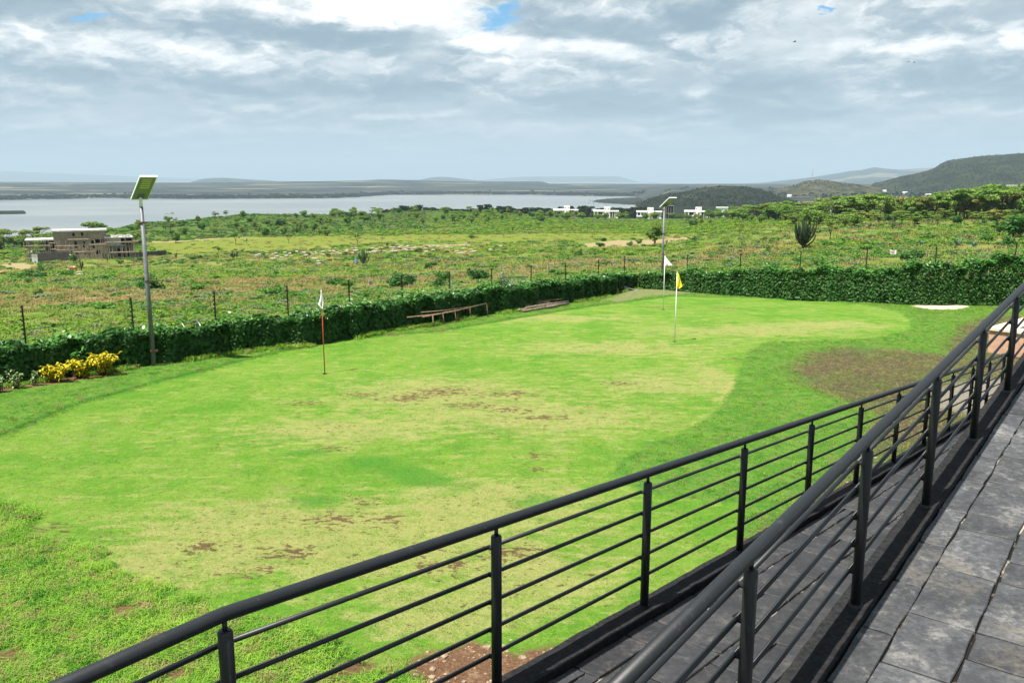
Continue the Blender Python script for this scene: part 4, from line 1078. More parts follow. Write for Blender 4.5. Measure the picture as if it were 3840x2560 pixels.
# ------------------------------------------------------------------ grass blades on the lawn
foliage('blade_bright', (0.154, 0.347, 0.031), (0.309, 0.490, 0.064), 1.6, .5, .2, .45); foliage('blade_deep', (.050, .190, .018), (.120, .290, .030), 1.6, .5, .2, .45); foliage('blade_dry', (.24, .22, .080), (.42, .36, .16), 3.0, .6, .2, .45); foliage('blade_mown', (.130, .270, .030), (.260, .350, .075), .9, .5, .2, .45)
def tuft(name, m, n, h, sp, w, seed, lean=.6):
    rg = np.random.default_rng(seed); v = []; f = []
    for k in range(n):
        a = rg.random()*6.283; r = sp*math.sqrt(rg.random()); b = np.array([math.cos(a)*r, math.sin(a)*r, -.005]); an = rg.random()*6.283; l = h*(.55+.6*rg.random())
        d = np.array([math.cos(an), math.sin(an), 0]); s = np.array([-d[1], d[0], 0])*w/2; le = lean*(.35+.65*rg.random())
        m1 = b + d*l*le*.35 + np.array([0, 0, l*.6]); t = b + d*l*le + np.array([0, 0, l*max(.25, 1-.45*le)])
        o = len(v); v += [b-s, b+s, m1+s*.8, m1-s*.8, t]; f += [(o, o+1, o+2, o+3), (o+3, o+2, o+4)]
    me = mesh_np(name, v, f); me.materials.append(MATS[m]); return me
def lawn_grass():
    xs, ys, D, z, ins, bl = LAWN
    rg = np.random.default_rng(17)
    def samp(n, x0, x1, y0, y1): return rg.uniform(x0, x1, n), rg.uniform(y0, y1, n)
    def look(k, x, y):
        i = np.clip(((x-xs[0])/.15).astype(int), 0, len(xs)-1); j = np.clip(((y-ys[0])/.15).astype(int), 0, len(ys)-1)
        return (k if isinstance(k, np.ndarray) else D[k])[j, i]
    def emit(name, x, y, sc, coll, nv, label):
        pts = np.stack([x, y, lawn_top(x, y)-.004], 1); s = np.stack([sc, sc, sc*rg.uniform(.7, 1.2, len(sc))], 1)
        o = scatter(name, pts, s, coll, rg.integers(0, nv, len(x)), tilt=.15); tag(o, label, 'grass', kind='stuff')
    rt = source_collection('rough_tuft', [tuft('rough_tuft', m, 26, .085, .085, .0075, i, 1.6) for i, m in enumerate(('blade_bright', 'blade_bright', 'blade_deep', 'blade_bright', 'blade_dry'))])
    x, y = samp(60000, -12, 4, 3.5, 15); gapn = wave(x, y, 3.6, .7) + .7*wave(x, y, 8.1, 1.9)
    k = (look('rough', x, y) + wave(x, y, 1.7, .2)*.35 > -.02) & (gapn < .62) & (look('soil', x, y) < .15); x, y = x[k], y[k]
    emit('rough_grass', x, y, rg.uniform(.6, 1.25, len(x)), rt, 5, 'coarse bright grass on the near left corner of the lawn')
    ct = source_collection('collar_tuft', [tuft('collar_tuft', m, 22, .040, .075, .006, 20+i, .7) for i, m in enumerate(('blade_deep', 'blade_bright', 'blade_bright', 'blade_dry'))])
    x, y = samp(120000, -16, 20, 8, 43); k = (look('green', x, y) < .02) & (look('green', x, y) > -3) & (look('rough', x, y) < -.1) & (look('bare', x, y) < 0) & (look('sand', x, y) < 0) & (look('verge', x, y) < 0) & (look('soil', x, y) < 0) & (look('strip', x, y) < 0) & (look(ins, x, y) > -.1)
    x, y = x[k], y[k]; emit('collar_grass', x, y, rg.uniform(.6, 1.3, len(x)), ct, 4, 'deep green longer grass of the collar around the green')
    mt = source_collection('mown_tuft', [tuft('mown_tuft', m, 22, .018, .085, .006, 40+i, .9) for i, m in enumerate(('blade_mown', 'blade_mown', 'blade_bright', 'blade_dry'))])
    x, y = samp(110000, -12, 12, 4.5, 26); br = look(bl, x, y) + .5*wave(x, y, 4.1, .3)
    k = (look('green', x, y) > 0) & (br < .6) & (look('soil', x, y) < 0) & (rg.random(len(x)) < np.clip(1.1-y/22, .15, .8)); x, y = x[k], y[k]
    emit('mown_grass', x, y, rg.uniform(.6, 1.25, len(x)), mt, 4, 'short mown grass of the putting green')
    dt = source_collection('dry_tuft', [tuft('dry_tuft', m, 16, .045, .09, .006, 60+i, 1.3) for i, m in enumerate(('blade_dry', 'blade_dry', 'blade_deep'))])
    x, y = samp(60000, 2, 22, 8, 36); k = (look('bare', x, y) > -.1) & (look('dust', x, y) < 0) & (wave(x, y, 3.0, .5)+.6*wave(x, y, 8, .1) > -.15) & (look(ins, x, y) > 0); x, y = x[k], y[k]
    emit('dry_grass', x, y, rg.uniform(.6, 1.3, len(x)), dt, 3, 'withered grass on the bare brown patch near the ramp')
    # a fringe of taller grass along the foot of the left hedge
    t = rg.random(2600)*RL.L; q, n2, d2, h = RL.at(t, -.06 + rg.normal(size=2600)*.06); k = (np.sin(t*1.1)+np.sin(t*2.7+1) > -.4) & (rg.random(2600) < .8)
    x, y = q[k, 0], q[k, 1]; emit('verge_grass', x, y, rg.uniform(.8, 2.2, len(x)), rt, 5, 'unmown grass along the foot of the left hedge')
    # stones on the bare earth
    st_ = []
    for i in range(3):
        bm = bmesh.new(); bmesh.ops.create_icosphere(bm, subdivisions=1, radius=1)
        for v in bm.verts: v.co = Vector((v.co.x*(1+.3*rg.random()), v.co.y, v.co.z*.6))*(.8+.4*rg.random())
        me = bpy.data.meshes.new('pebble'); bm.to_mesh(me); bm.free(); me.materials.append(MATS['pebble']); st_.append(me)
    x, y = samp(26000, -3, 12, 5, 20); k = ((look('soil', x, y) > 0) | ((look('bare', x, y) > .0) & (x < 10) & (y < 14) & (rg.random(len(x)) < .25))); x, y = x[k][:900], y[k][:900]
    pts = np.stack([x, y, lawn_top(x, y)+.002], 1); sc = (rg.exponential(.010, len(x))+.007).clip(0, .045); o = scatter('pebbles', pts, np.stack([sc]*3, 1), source_collection('pebble', st_), rg.integers(0, 3, len(x)))
    tag(o, 'scattered pale pebbles on the bare earth beside the ramp', 'pebbles', kind='stuff')
mottle('pebble', (.16, .11, .075), (.30, .23, .17), 9.0, .9, .1)
lawn_grass()

# ------------------------------------------------------------------ field scrub (uncountable)
foliage('scrub_green', (0.038, 0.133, 0.015), (0.118, 0.257, 0.034), .35, .6, .15, .25)
foliage('scrub_bright', (0.096, 0.210, 0.014), (0.210, 0.324, 0.028), .12, .6, .15, .3)
foliage('scrub_olive', (0.096, 0.128, 0.035), (0.216, 0.208, 0.064), .25, .7, .1, .25)
foliage('scrub_pale', (0.084, 0.135, 0.068), (0.169, 0.214, 0.112), .5, .7, .1, .25)
foliage('grass_dry', (0.188, 0.156, 0.056), (0.325, 0.256, 0.106), .4, .7, .1, .35)
foliage('grass_field', (0.112, 0.192, 0.032), (0.240, 0.296, 0.064), .3, .6, .1, .35)
foliage('acacia_leaf', (0.067, 0.158, 0.024), (0.204, 0.316, 0.058), .10, .6, .12, .3, hue=(.185, .205, .050))
foliage('acacia_olive', (0.123, 0.155, 0.029), (0.278, 0.267, 0.065), .12, .6, .12, .3)
foliage('bush_leaf', (0.017, 0.085, 0.012), (0.065, 0.178, 0.027), .6, .55, .2, .2)
foliage('dark_wood', (0.006, 0.016, 0.007), (0.021, 0.034, 0.014), .05, .7, .08, .1)
foliage('euphorbia', (0.035, 0.064, 0.026), (0.104, 0.144, 0.067), 1.2, .6, .2, .0)
foliage('euphorbia_dark', (0.013, 0.029, 0.013), (0.042, 0.068, 0.029), 1.2, .6, .2, .0)
foliage('agave_leaf', (0.056, 0.119, 0.077), (0.133, 0.217, 0.147), 1.0, .5, .3, .05)
foliage('jacaranda_bloom', (.20, .16, .32), (.34, .29, .48), .5, .7, .1, .3)
foliage('twig_grey', (.14, .115, .085), (.25, .21, .16), .5, .9, .05, .0)
def clump(name, m, cs, rs, n, size, seed, lens=1.5, up=.5):
    v, f = leafcloud(cs, rs, n, size, lens=lens, seed=seed, up=up); me = mesh_np(name, v, f); me.materials.append(MATS[m]); return me
def rnd_clumps(rg, n, R_, H, fl=.6):
    cs, rs = [], []
    for _ in range(n):
        a = rg.random()*6.283; d = R_*math.sqrt(rg.random())*.75; k = rg.uniform(.35, .6)*R_
        cs.append((math.cos(a)*d, math.sin(a)*d, H*rg.uniform(.3, .75)*(1-.35*d/R_))); rs.append((k, k, k*fl))
    return cs, rs
def pale_at(x, y): return _PALE(x, y)
_pp = [[hit(*p)[:2] for p in poly] for poly in (
    [(2165, 915), (2300, 902), (2440, 900), (2560, 890), (2665, 885), (2600, 896), (2520, 905), (2430, 918), (2300, 926), (2190, 927)],
    [(560, 905), (760, 897), (1000, 890), (1000, 896), (760, 903), (570, 912)], [(0, 985), (90, 985), (130, 1005), (60, 1012), (0, 1008)])]
def _PALE(x, y):
    m = np.full(np.shape(x), -9.0)
    for P in _pp: m = np.maximum(m, inpoly_soft(x, y, P, 9.0))
    return m
_mead = [hit(*p)[:2] for p in [(540, 912), (900, 890), (1300, 884), (1800, 882), (2400, 876), (2420, 892), (2100, 905), (1500, 905), (1300, 920), (900, 945), (660, 955)]]
def outside_hedge(x, y):
    hedge_ = [q[:2] for q in RL.p] + [q[:2] for q in RR.p[1:]] + [np.array([60., -20.]), np.array([-60., -20.])]
    return inpoly_soft(x, y, hedge_, 3.0) < -1.1
def field_scrub():
    rg = np.random.default_rng(31); rr = random.Random(5)
    src = []
    for i, (m, n, size, fl) in enumerate((('scrub_green', 120, .13, .6), ('scrub_green', 150, .12, .7), ('scrub_bright', 130, .13, .5), ('scrub_olive', 110, .13, .5), ('scrub_pale', 110, .12, .6), ('scrub_bright', 120, .13, .6))):
        cs, rs = rnd_clumps(rg, 5, .5, .6, fl); src.append(clump('scrub', m, cs, rs, n, size, 100+i))
    for i, m in enumerate(('grass_dry', 'grass_field', 'grass_dry')):
        src.append(tuft('field_tuft', m, 34, .42, .38, .035, 200+i, 1.0))
    coll = source_collection('scrub_source', src)
    N = 44000; r = np.exp(rg.uniform(math.log(25), math.log(400), N)); a = np.radians(rg.uniform(-37, 37, N))
    x, y = r*np.sin(a), r*np.cos(a); pn = wave(x, y, .16, .6) + .7*wave(x, y, .45, 1.4) + .4*wave(x, y, 1.1, .2)
    pal = _PALE(x, y); md = inpoly_soft(x, y, _mead, 9.0); out = outside_hedge(x, y)
    grass = rg.random(N) < .36
    keep = out & (pal < 1.0) & ((grass & (rg.random(N) < .75)) | ((pn + .5*wave(x, y, .05, 2.2) > .02) & ((md < 0) | (rg.random(N) < .12))))
    x, y, r, pn, grass, md = x[keep], y[keep], r[keep], pn[keep], grass[keep], md[keep]; n = len(x)
    p2 = wave(x, y, .06, 3.3) + .8*wave(x, y, .02, .9)
    kind = np.where(grass, np.where(p2 + rg.normal(size=n)*.5 > -.35, 7, np.where(rg.random(n) < .5, 6, 8)),
                    np.where(p2 + rg.normal(size=n)*.35 > .35, rg.choice([2, 5, 3], n), np.where(p2 + rg.normal(size=n)*.3 < -.5, rg.choice([3, 4, 0], n), rg.choice([0, 1, 0, 1, 4], n))))
    sc = np.where(grass, .8, .55)*rg.uniform(.5, 1.5, n)*np.clip(r/48, .85, 3.4)**.8*np.where(md > 0, .8, 1)
    pts = np.stack([x, y, ground_z(x, y)-.05], 1); s3 = np.stack([sc*1.25, sc*1.25, sc*np.where(grass, .75, .62)], 1)
    o = scatter('field_scrub', pts, s3, coll, kind); tag(o, 'low green and straw coloured scrub and grass over the field beyond the fence', 'scrub', kind='stuff')
    # the dense bright belt before the villas and the rougher scrub on the low ridge
    N = 15000; r = np.exp(rg.uniform(math.log(300), math.log(700), N)); a = np.radians(rg.uniform(-36, 36, N)); x, y = r*np.sin(a), r*np.cos(a); u = x/y
    md = inpoly_soft(x, y, _mead, 9.0); pn = wave(x, y, .05, .3) + .6*wave(x, y, .15, 1.1)
    ridge = (u < -.10); keep = (md < -2) & (pn > -.55) & (_PALE(x, y) < 0)
    x, y, r, u, ridge = x[keep], y[keep], r[keep], u[keep], ridge[keep]; n = len(x)
    kind = np.where(ridge & (r > 380), rg.choice([0, 1, 0, 4, 3], n), rg.choice([2, 5, 2, 5, 1, 3], n))
    sc = rg.uniform(1.3, 3.0, n)*np.where(ridge, 1.15, 1.0)*np.where((u > .02) & (u < .26) & (r > 560), .45, 1)
    o = scatter('bright_scrub', np.stack([x, y, ground_z(x, y)-.25], 1), np.stack([sc*1.2, sc*1.2, sc*.75], 1), coll, kind); tag(o, 'dense bright green scrub belt between the meadow and the white villas', 'scrub', kind='stuff')
field_scrub()

# ------------------------------------------------------------------ trees and bushes
def acacia_meshes(seed, H, R_, m, layers=2, n=1500, leaf=.34, flat=.22, dens=9):
    rg = np.random.default_rng(seed); tr = MB(); cs, rs = [], []
    nl = int(rg.integers(3, 6)); fork = H*rg.uniform(.22, .38)
    b = np.array([rg.normal()*.15, rg.normal()*.15, fork]); tr.tube([(0, 0, -.6), (0, 0, 0), b*.5, b], [.20*H/6, .17*H/6, .14*H/6, .12*H/6], 7)
    for i in range(nl):
        a = 6.283*i/nl + rg.normal()*.4; d = R_*rg.uniform(.35, .7); top = np.array([math.cos(a)*d, math.sin(a)*d, H*rg.uniform(.72, .88)])
        mid = b + (top-b)*.5 + np.array([math.cos(a)*d*.12, math.sin(a)*d*.12, H*.03]); tr.tube([b, mid, top], [.10*H/6, .065*H/6, .03*H/6], 5)
        for k in range(3):
            a2 = a + rg.normal()*.6; t2 = top + np.array([math.cos(a2)*R_*.3, math.sin(a2)*R_*.3, H*rg.uniform(.02, .14)]); tr.tube([mid + (top-mid)*rg.random(), t2], [.035*H/6, .012*H/6], 4)
    for k in range(dens):
        a = rg.random()*6.283; d = R_*math.sqrt(rg.random())*.82; lay = rg.integers(0, layers)
        z = H*(.93 - .16*lay - .10*(d/R_)**2 + rg.normal()*.025); s = R_*rg.uniform(.26, .46)*(1-.15*lay)
        cs.append((math.cos(a)*d, math.sin(a)*d, z)); rs.append((s, s, s*flat*rg.uniform(.8, 1.4)))
    cr = clump('crown', m, cs, rs, n, leaf, seed+1, 1.7, .7)
    tm = tr.mesh('trunk', True); tm.materials.append(MATS['bark']); return tm, cr
def bushtree_meshes(seed, H, R_, m, n=1500, leaf=.26, low=.15, dens=14):
    rg = np.random.default_rng(seed); tr = MB(); cs, rs = [], []
    for i in range(4):
        a = rg.random()*6.283; top = np.array([math.cos(a)*R_*.4, math.sin(a)*R_*.4, H*.75]); tr.tube([(0, 0, -.5), (rg.normal()*.1, rg.normal()*.1, H*.2), top], [.13*H/5, .10*H/5, .02], 6)
    for k in range(dens):
        d = rg.normal(size=3); d /= np.linalg.norm(d); q = rg.random()**.4
        z = H*(low + (1-low)*.5) + d[2]*q*H*(1-low)*.36; s = R_*rg.uniform(.26, .44)
        cs.append((d[0]*q*R_*.72, d[1]*q*R_*.72, z)); rs.append((s, s, s*.75))
    cr = clump('crown', m, cs, rs, n, leaf, seed+1, 1.5, .4)
    tm = tr.mesh('trunk', True); tm.materials.append(MATS['bark']); return tm, cr
def bare_meshes(seed, H, R_):
    rg = np.random.default_rng(seed); tr = MB(); tw = MB(); tr.tube([(0, 0, -.4), (0, 0, H*.3)], [.12, .09], 6)
    for i in range(9):
        a = rg.random()*6.283; e = np.array([math.cos(a)*R_*rg.uniform(.5, 1), math.sin(a)*R_*rg.uniform(.5, 1), H*rg.uniform(.6, 1)]); m_ = np.array([0, 0, H*.3])*.6 + e*.4; tr.tube([(0, 0, H*.28), m_, e], [.06, .04, .012], 5)
        for k in range(9):
            s = m_ + (e-m_)*rg.random(); tw.tube([s, s + rg.normal(size=3)*R_*.22 + np.array([0, 0, .15])], [.018, .006], 3)
    tm = tr.mesh('trunk', True); tm.materials.append(MATS['twig_grey']); cm = tw.mesh('crown'); cm.materials.append(MATS['twig_grey']); return tm, cm
V = {}
for i in range(6): V['ac%d' % i] = acacia_meshes(300+i*7, 6.0, [3.6, 4.2, 3.2, 4.6, 3.8, 4.0][i], 'acacia_leaf', 2 if i % 2 else 3, 1700, .30, [.24, .20, .30, .22, .28, .34][i], [10, 12, 9, 13, 11, 14][i])
for i in range(2): V['ao%d' % i] = acacia_meshes(380+i*7, 6.0, [4.0, 3.6][i], 'acacia_olive', 2, 1700, .30, .26, 12)
for i in range(3): V['bt%d' % i] = bushtree_meshes(420+i*5, 4.5, [2.6, 2.2, 3.0][i], 'acacia_leaf', 1400, .28)
for i in range(2): V['db%d' % i] = bushtree_meshes(450+i*5, 4.0, [2.6, 2.2][i], 'bush_leaf', 1700, .24, .02, 18)
for i in range(2): V['sb%d' % i] = bushtree_meshes(470+i*5, 1.5, [1.1, 1.3][i], 'bush_leaf', 520, .16, -.05, 9)
V['sg0'] = bushtree_meshes(481, 1.4, 1.2, 'scrub_green', 520, .16, -.05, 9)
V['th0'] = acacia_meshes(490, 5.0, 1.7, 'acacia_leaf', 3, 520, .22, .5, 8); V['th1'] = acacia_meshes(497, 4.2, 2.0, 'acacia_leaf', 2, 480, .22, .35, 7)
V['ja0'] = bushtree_meshes(505, 7.0, 3.0, 'jacaranda_bloom', 1300, .34, .2, 14); V['dr0'] = bare_meshes(510, 4.0, 2.4); V['dr1'] = bare_meshes(517, 4.6, 2.8)
def plant(v, loc, sc, label, cat='tree', name='acacia_tree', group=None, rot=None, sxy=1.0, sink=.05):
    tm, cm = V[v]; root = thing(name, label, cat, (loc[0], loc[1], loc[2]-sink), random.random()*6.28 if rot is None else rot, group)
    root.scale = (sc*sxy, sc*sxy, sc)
    obj('trunk', tm, None, root); obj('crown', cm, None, root); return root
def tall(px, base_py, top_py, v, label, H0, **k):
    q = hit(px, base_py); r = math.hypot(q[0], q[1]); h = CZ + tanel(px, top_py)*r - q[2]
    return plant(v, q, h/H0, label, **k)
# trees that stand out
tall(2456, 918, 838, 'bt0', 'round crowned green tree in the field just left of the far lamp', 4.4, name='round_tree')
tall(3155, 822, 772, 'db0', 'rounded dark green bush at the edge of the right-hand trees', 4.0, name='dark_bush', cat='bush', sxy=1.2)
tall(3800, 890, 795, 'db0', 'large dense dark green bush at the right frame edge', 4.0, name='dark_bush', cat='bush', sxy=1.4)
tall(3715, 832, 797, 'db1', 'grey green rounded bush below the dark euphorbia thicket', 4.0, name='dark_bush', cat='bush', sxy=1.1)
tall(3035, 850, 775, 'bt2', 'olive round tree just behind the big candelabra euphorbia', 4.4, name='round_tree')
tall(3112, 902, 818, 'th0', 'spindly small tree right of the big candelabra euphorbia', 5.0, name='thin_tree')
tall(2774, 884, 836, 'th1', 'spindly tree in front of the right-hand trees, left of the euphorbia', 4.2, name='thin_tree')
tall(820, 968, 921, 'th1', 'small umbrella shaped tree right of the left lamp pole', 4.2, name='thin_tree', sxy=1.2)
tall(661, 912, 868, 'bt1', 'bushy tree standing behind the meadow right of the left lamp', 4.4, name='round_tree')
tall(885, 918, 868, 'th0', 'feathery young tree behind the meadow, left of the dark stump cactus', 5.0, name='thin_tree')
tall(1083, 912, 875, 'th1', 'thin small tree alone in the meadow left of the flock', 4.2, name='thin_tree')
tall(1340, 920, 872, 'th0', 'slim leaning tree in the meadow above the candelabra cactus', 5.0, name='thin_tree')
tall(16, 930, 858, 'ac3', 'umbrella acacia at the left frame edge behind the building', 6.0)
tall(140, 925, 850, 'ac1', 'flat topped acacia rising behind the left wing of the unfinished building', 6.0)
tall(365, 905, 834, 'ac5', 'dark flat topped acacia behind the tower of the unfinished building', 6.0)
tall(640, 822, 795, 'bt2', 'spreading tree on the ridge line above the left lamp', 4.4, name='round_tree', sxy=1.3)
tall(580, 826, 812, 'bt1', 'small bush on the ridge line just right of the left lamp', 4.4, name='ridge_bush', cat='bush')
tall(2440, 765, 748, 'ac0', 'lone flat acacia by the water near the concrete house', 6.0)
plant('bt1', hit(275, 985), .55, 'bright green bush growing between the block wall and the building', 'bush', 'round_bush')
tall(2150, 832, 800, 'dr0', 'bare dark tree in front of the leftmost white villa', 4.0, name='bare_tree')
for px, by, ty, lab in ((3240, 780, 720, 'grey leafless tree among the right-hand acacias, left of centre'), (3560, 790, 735, 'pale leafless tree among the acacias below the escarpment')):
    tall(px, by, ty, 'dr1', lab, 4.6, name='bare_tree')
for px, by, ty, lab in ((3632, 765, 735, 'purple flowering tree behind the acacias, left of its twin'), (3695, 760, 725, 'purple flowering tree behind the acacias, right of its twin')):
    tall(px, by, ty, 'ja0', lab, 7.0, name='flowering_tree')
# small bushes with a place of their own
sb = [(550, 1094, 'dark bush at the foot of the left lamp, behind the pole'), (580, 1094, 'russet green bush just right of the left lamp pole'), (60, 1048, 'wide dark green bush near the left frame edge'), (85, 1042, 'dark bush beside the wide bush at the left'), (157, 1017, 'round bush below the white gate pillar'), (188, 1014, 'round bush left of the brown and white cow'), (112, 1030, 'small bush above the wide bush at the left'), (268, 1040, 'bright bush beside the grazing sheep at the left'), (235, 1042, 'bush behind the three sheep at the left'), (150, 1048, 'small bush below the round bushes at the left'), (108, 1046, 'bush between the wide bush and the sheep'), (725, 974, 'dark bush left of the small umbrella tree'), (750, 974, 'dark bush below the small umbrella tree'), (520, 983, 'low dark bush in front of the block wall end'), (450, 990, 'long dark bush in front of the block wall'), (2250, 927, 'bush on the left edge of the pale clearing'), (2362, 924, 'dark bush inside the pale clearing'), (2395, 914, 'olive bush inside the pale clearing near the round tree'), (2265, 905, 'dark bush at the upper edge of the pale clearing'), (2600, 903, 'bush on the right tongue of the pale clearing'), (1280, 936, 'dark bush among the sheep left of the cactus'), (1570, 946, 'dark bush among the sheep right of the cactus'), (1770, 893, 'round dark bush on the meadow edge right of the flock'), (1097, 954, 'small dark bush at the left of the flock'), (1617, 1010, 'bush in the field below the flock'), (2170, 962, 'wide green bush below the clearing'), (2110, 958, 'green bush left of the wide bush below the clearing'), (1520, 1075, 'bright leafy bush above the left hedge'), (1500, 1078, 'second bright leafy bush above the left hedge'), (1660, 1060, 'bright bush above the hedge near the pole rack'), (1790, 1055, 'green bush above the hedge left of the pole pile'), (1370, 1115, 'rounded bright bush right of the first flag'), (3250, 945, 'dark bush left of the white fence sign'), (3420, 985, 'bush below the agaves'), (3780, 920, 'dark low bush near the right frame edge'), (3700, 905, 'green bush right of the agaves')]
for i, (px, py, lab) in enumerate(sb):
    q = hit(px, py); r = math.hypot(q[0], q[1]); plant(['sb0', 'sb1', 'sg0'][i % 3] if r > 75 else 'sg0', q, random.uniform(.8, 1.15)*(1.0 if r > 75 else .42), lab, 'bush', 'field_bush', sxy=random.uniform(.9, 1.3))
# belts of trees
LOOK = {'ac': ('flat green acacia', 'acacia_tree'), 'ao': ('olive yellow acacia', 'acacia_tree'), 'bt': ('rounded green tree', 'round_tree'), 'db': ('dark green bushy tree', 'bushy_tree'), 'sb': ('small dark bush', 'field_bush'), 'sg': ('small light green bush', 'field_bush')}
def belt(n, xr, yr, kinds, hs, where, marks, group, seed, sxy=(.9, 1.25), cat='tree', mind=4.0):
    rg = random.Random(seed); done = []; k = 0; tries = 0
    while k < n and tries < n*12:
        tries += 1; px = rg.uniform(*xr); lo, hi = yr(px); py = rg.uniform(lo, hi); q = hit(px, py); r = math.hypot(q[0], q[1])
        if any((q[0]-d[0])**2 + (q[1]-d[1])**2 < mind**2 for d in done) or r > 1200: continue
        done.append(q); h0, h1 = hs(px) if callable(hs) else hs; h = rg.uniform(h0, h1); v = rg.choice(kinds)
        H0 = {'ac': 6.0, 'ao': 6.0, 'bt': 4.5, 'db': 4.0, 'sb': 1.5, 'sg': 1.4}[v[:2]]
        size = 'low' if h < h0+(h1-h0)*.35 else ('tall' if h > h0+(h1-h0)*.7 else 'middling'); row = 'back' if py < lo+(hi-lo)*.5 else 'front'
        mk = next(m for lim, m in marks if px <= lim)
        lab = (size + ' ' if cat == 'tree' else '') + LOOK[v[:2]][0] + ' ' + where.format(row=row) + ', ' + mk
        plant(v, q, h/H0, lab, cat, LOOK[v[:2]][1], group, rg.random()*6.28, rg.uniform(*sxy)); k += 1
AC = ['ac%d' % i for i in range(6)]
RM = [(2850, 'under the dark hill'), (3000, 'left of the big euphorbia'), (3120, 'behind the big euphorbia'), (3260, 'under the rocky hill'), (3420, 'under the blue mountain'), (3560, 'under the escarpment foot'), (3700, 'behind the euphorbia thicket'), (9999, 'at the right edge')]
belt(175, (2740, 3900), lambda px: (795 + max(0, 3400-px)*.012, 826 + max(0, 3300-px)*.015), AC + ['ao0', 'bt0', 'bt1', 'bt2', 'bt0', 'ac2', 'ac5'], lambda px: (5.4 + max(0, px-3400)/400*1.8, 8.6 + max(0, px-3400)/400*2.0), 'in the right-hand belt {row}', RM, 'acacias of the right-hand belt', 41)
belt(60, (2900, 3900), lambda px: (815, 852), AC[:4] + ['bt2', 'db1', 'ao1'], (2.2, 4.0), 'fringing the right-hand belt {row}', RM, 'low trees fronting the right-hand belt', 42, mind=3.0)
VM = [(2200, 'by the leftmost white villa'), (2330, 'by the second white villa'), (2440, 'between the second and third villas'), (2560, 'by the third white villa'), (2700, 'by the rightmost villa'), (9999, 'right of the villas')]
belt(26, (2560, 3100), lambda px: (812, 850), ['bt0', 'bt1', 'db1', 'ac2'], (2.4, 4.4), 'in the scrub {row}', VM, 'small trees beside the villas', 43)
belt(40, (2020, 2760), lambda px: (812, 826), ['bt0', 'bt1', 'bt2', 'ac2'], (3.2, 5.6), 'in the villa trees {row}', VM, 'trees between the villas', 44)
belt(16, (2640, 2790), lambda px: (811, 822), ['bt0', 'bt1', 'ac2', 'bt2'], (5.0, 7.0), 'in front of the white roof', VM, 'trees before the white roof', 49, mind=2.5)
LM = [(620, 'right behind the left lamp'), (780, 'above the small umbrella tree'), (940, 'left of centre'), (1100, 'above the left of the flock'), (9999, 'above the middle of the flock')]
belt(52, (420, 1250), lambda px: (814, 888), ['bt0', 'bt1', 'bt2', 'db1', 'ac4'], (2.4, 4.4), 'on the left ridge {row}', LM, 'trees on the left ridge', 45)
CM = [(1350, 'at its left end'), (1550, 'above the candelabra cactus'), (1750, 'in its middle'), (1900, 'right of its middle'), (9999, 'left of the villas')]
belt(60, (1150, 2050), lambda px: (798, 842), ['bt0', 'bt1', 'bt2', 'ac2', 'db1', 'ac5'], (3.0, 5.4), 'on the middle rise {row}', CM, 'trees on the middle rise', 46)
BM = [(100, 'left of the building'), (250, 'behind its left wing'), (400, 'behind its tower'), (9999, 'right of its tower')]
belt(46, (-60, 520), lambda px: (898, 938), ['ac0', 'ac1', 'ac3', 'bt0', 'bt2'], (4.0, 6.5), 'behind the site, {row}', BM, 'acacias behind the unfinished building', 47)
FM = [(500, 'left of the left lamp'), (1000, 'between the lamp and the first flag'), (1400, 'right of the first flag'), (1900, 'below the flock'), (2480, 'left of the far lamp'), (2900, 'right of the far lamp'), (3300, 'below the big euphorbia'), (9999, 'below the agaves')]
belt(60, (-40, 3880), lambda px: (930, 1060) if px > 2400 else (985, 1120), ['sb0', 'sb1', 'sg0'], (.45, 1.0), 'in the open field {row}', FM, 'small bushes over the field', 48, (.9, 1.4), 'bush')
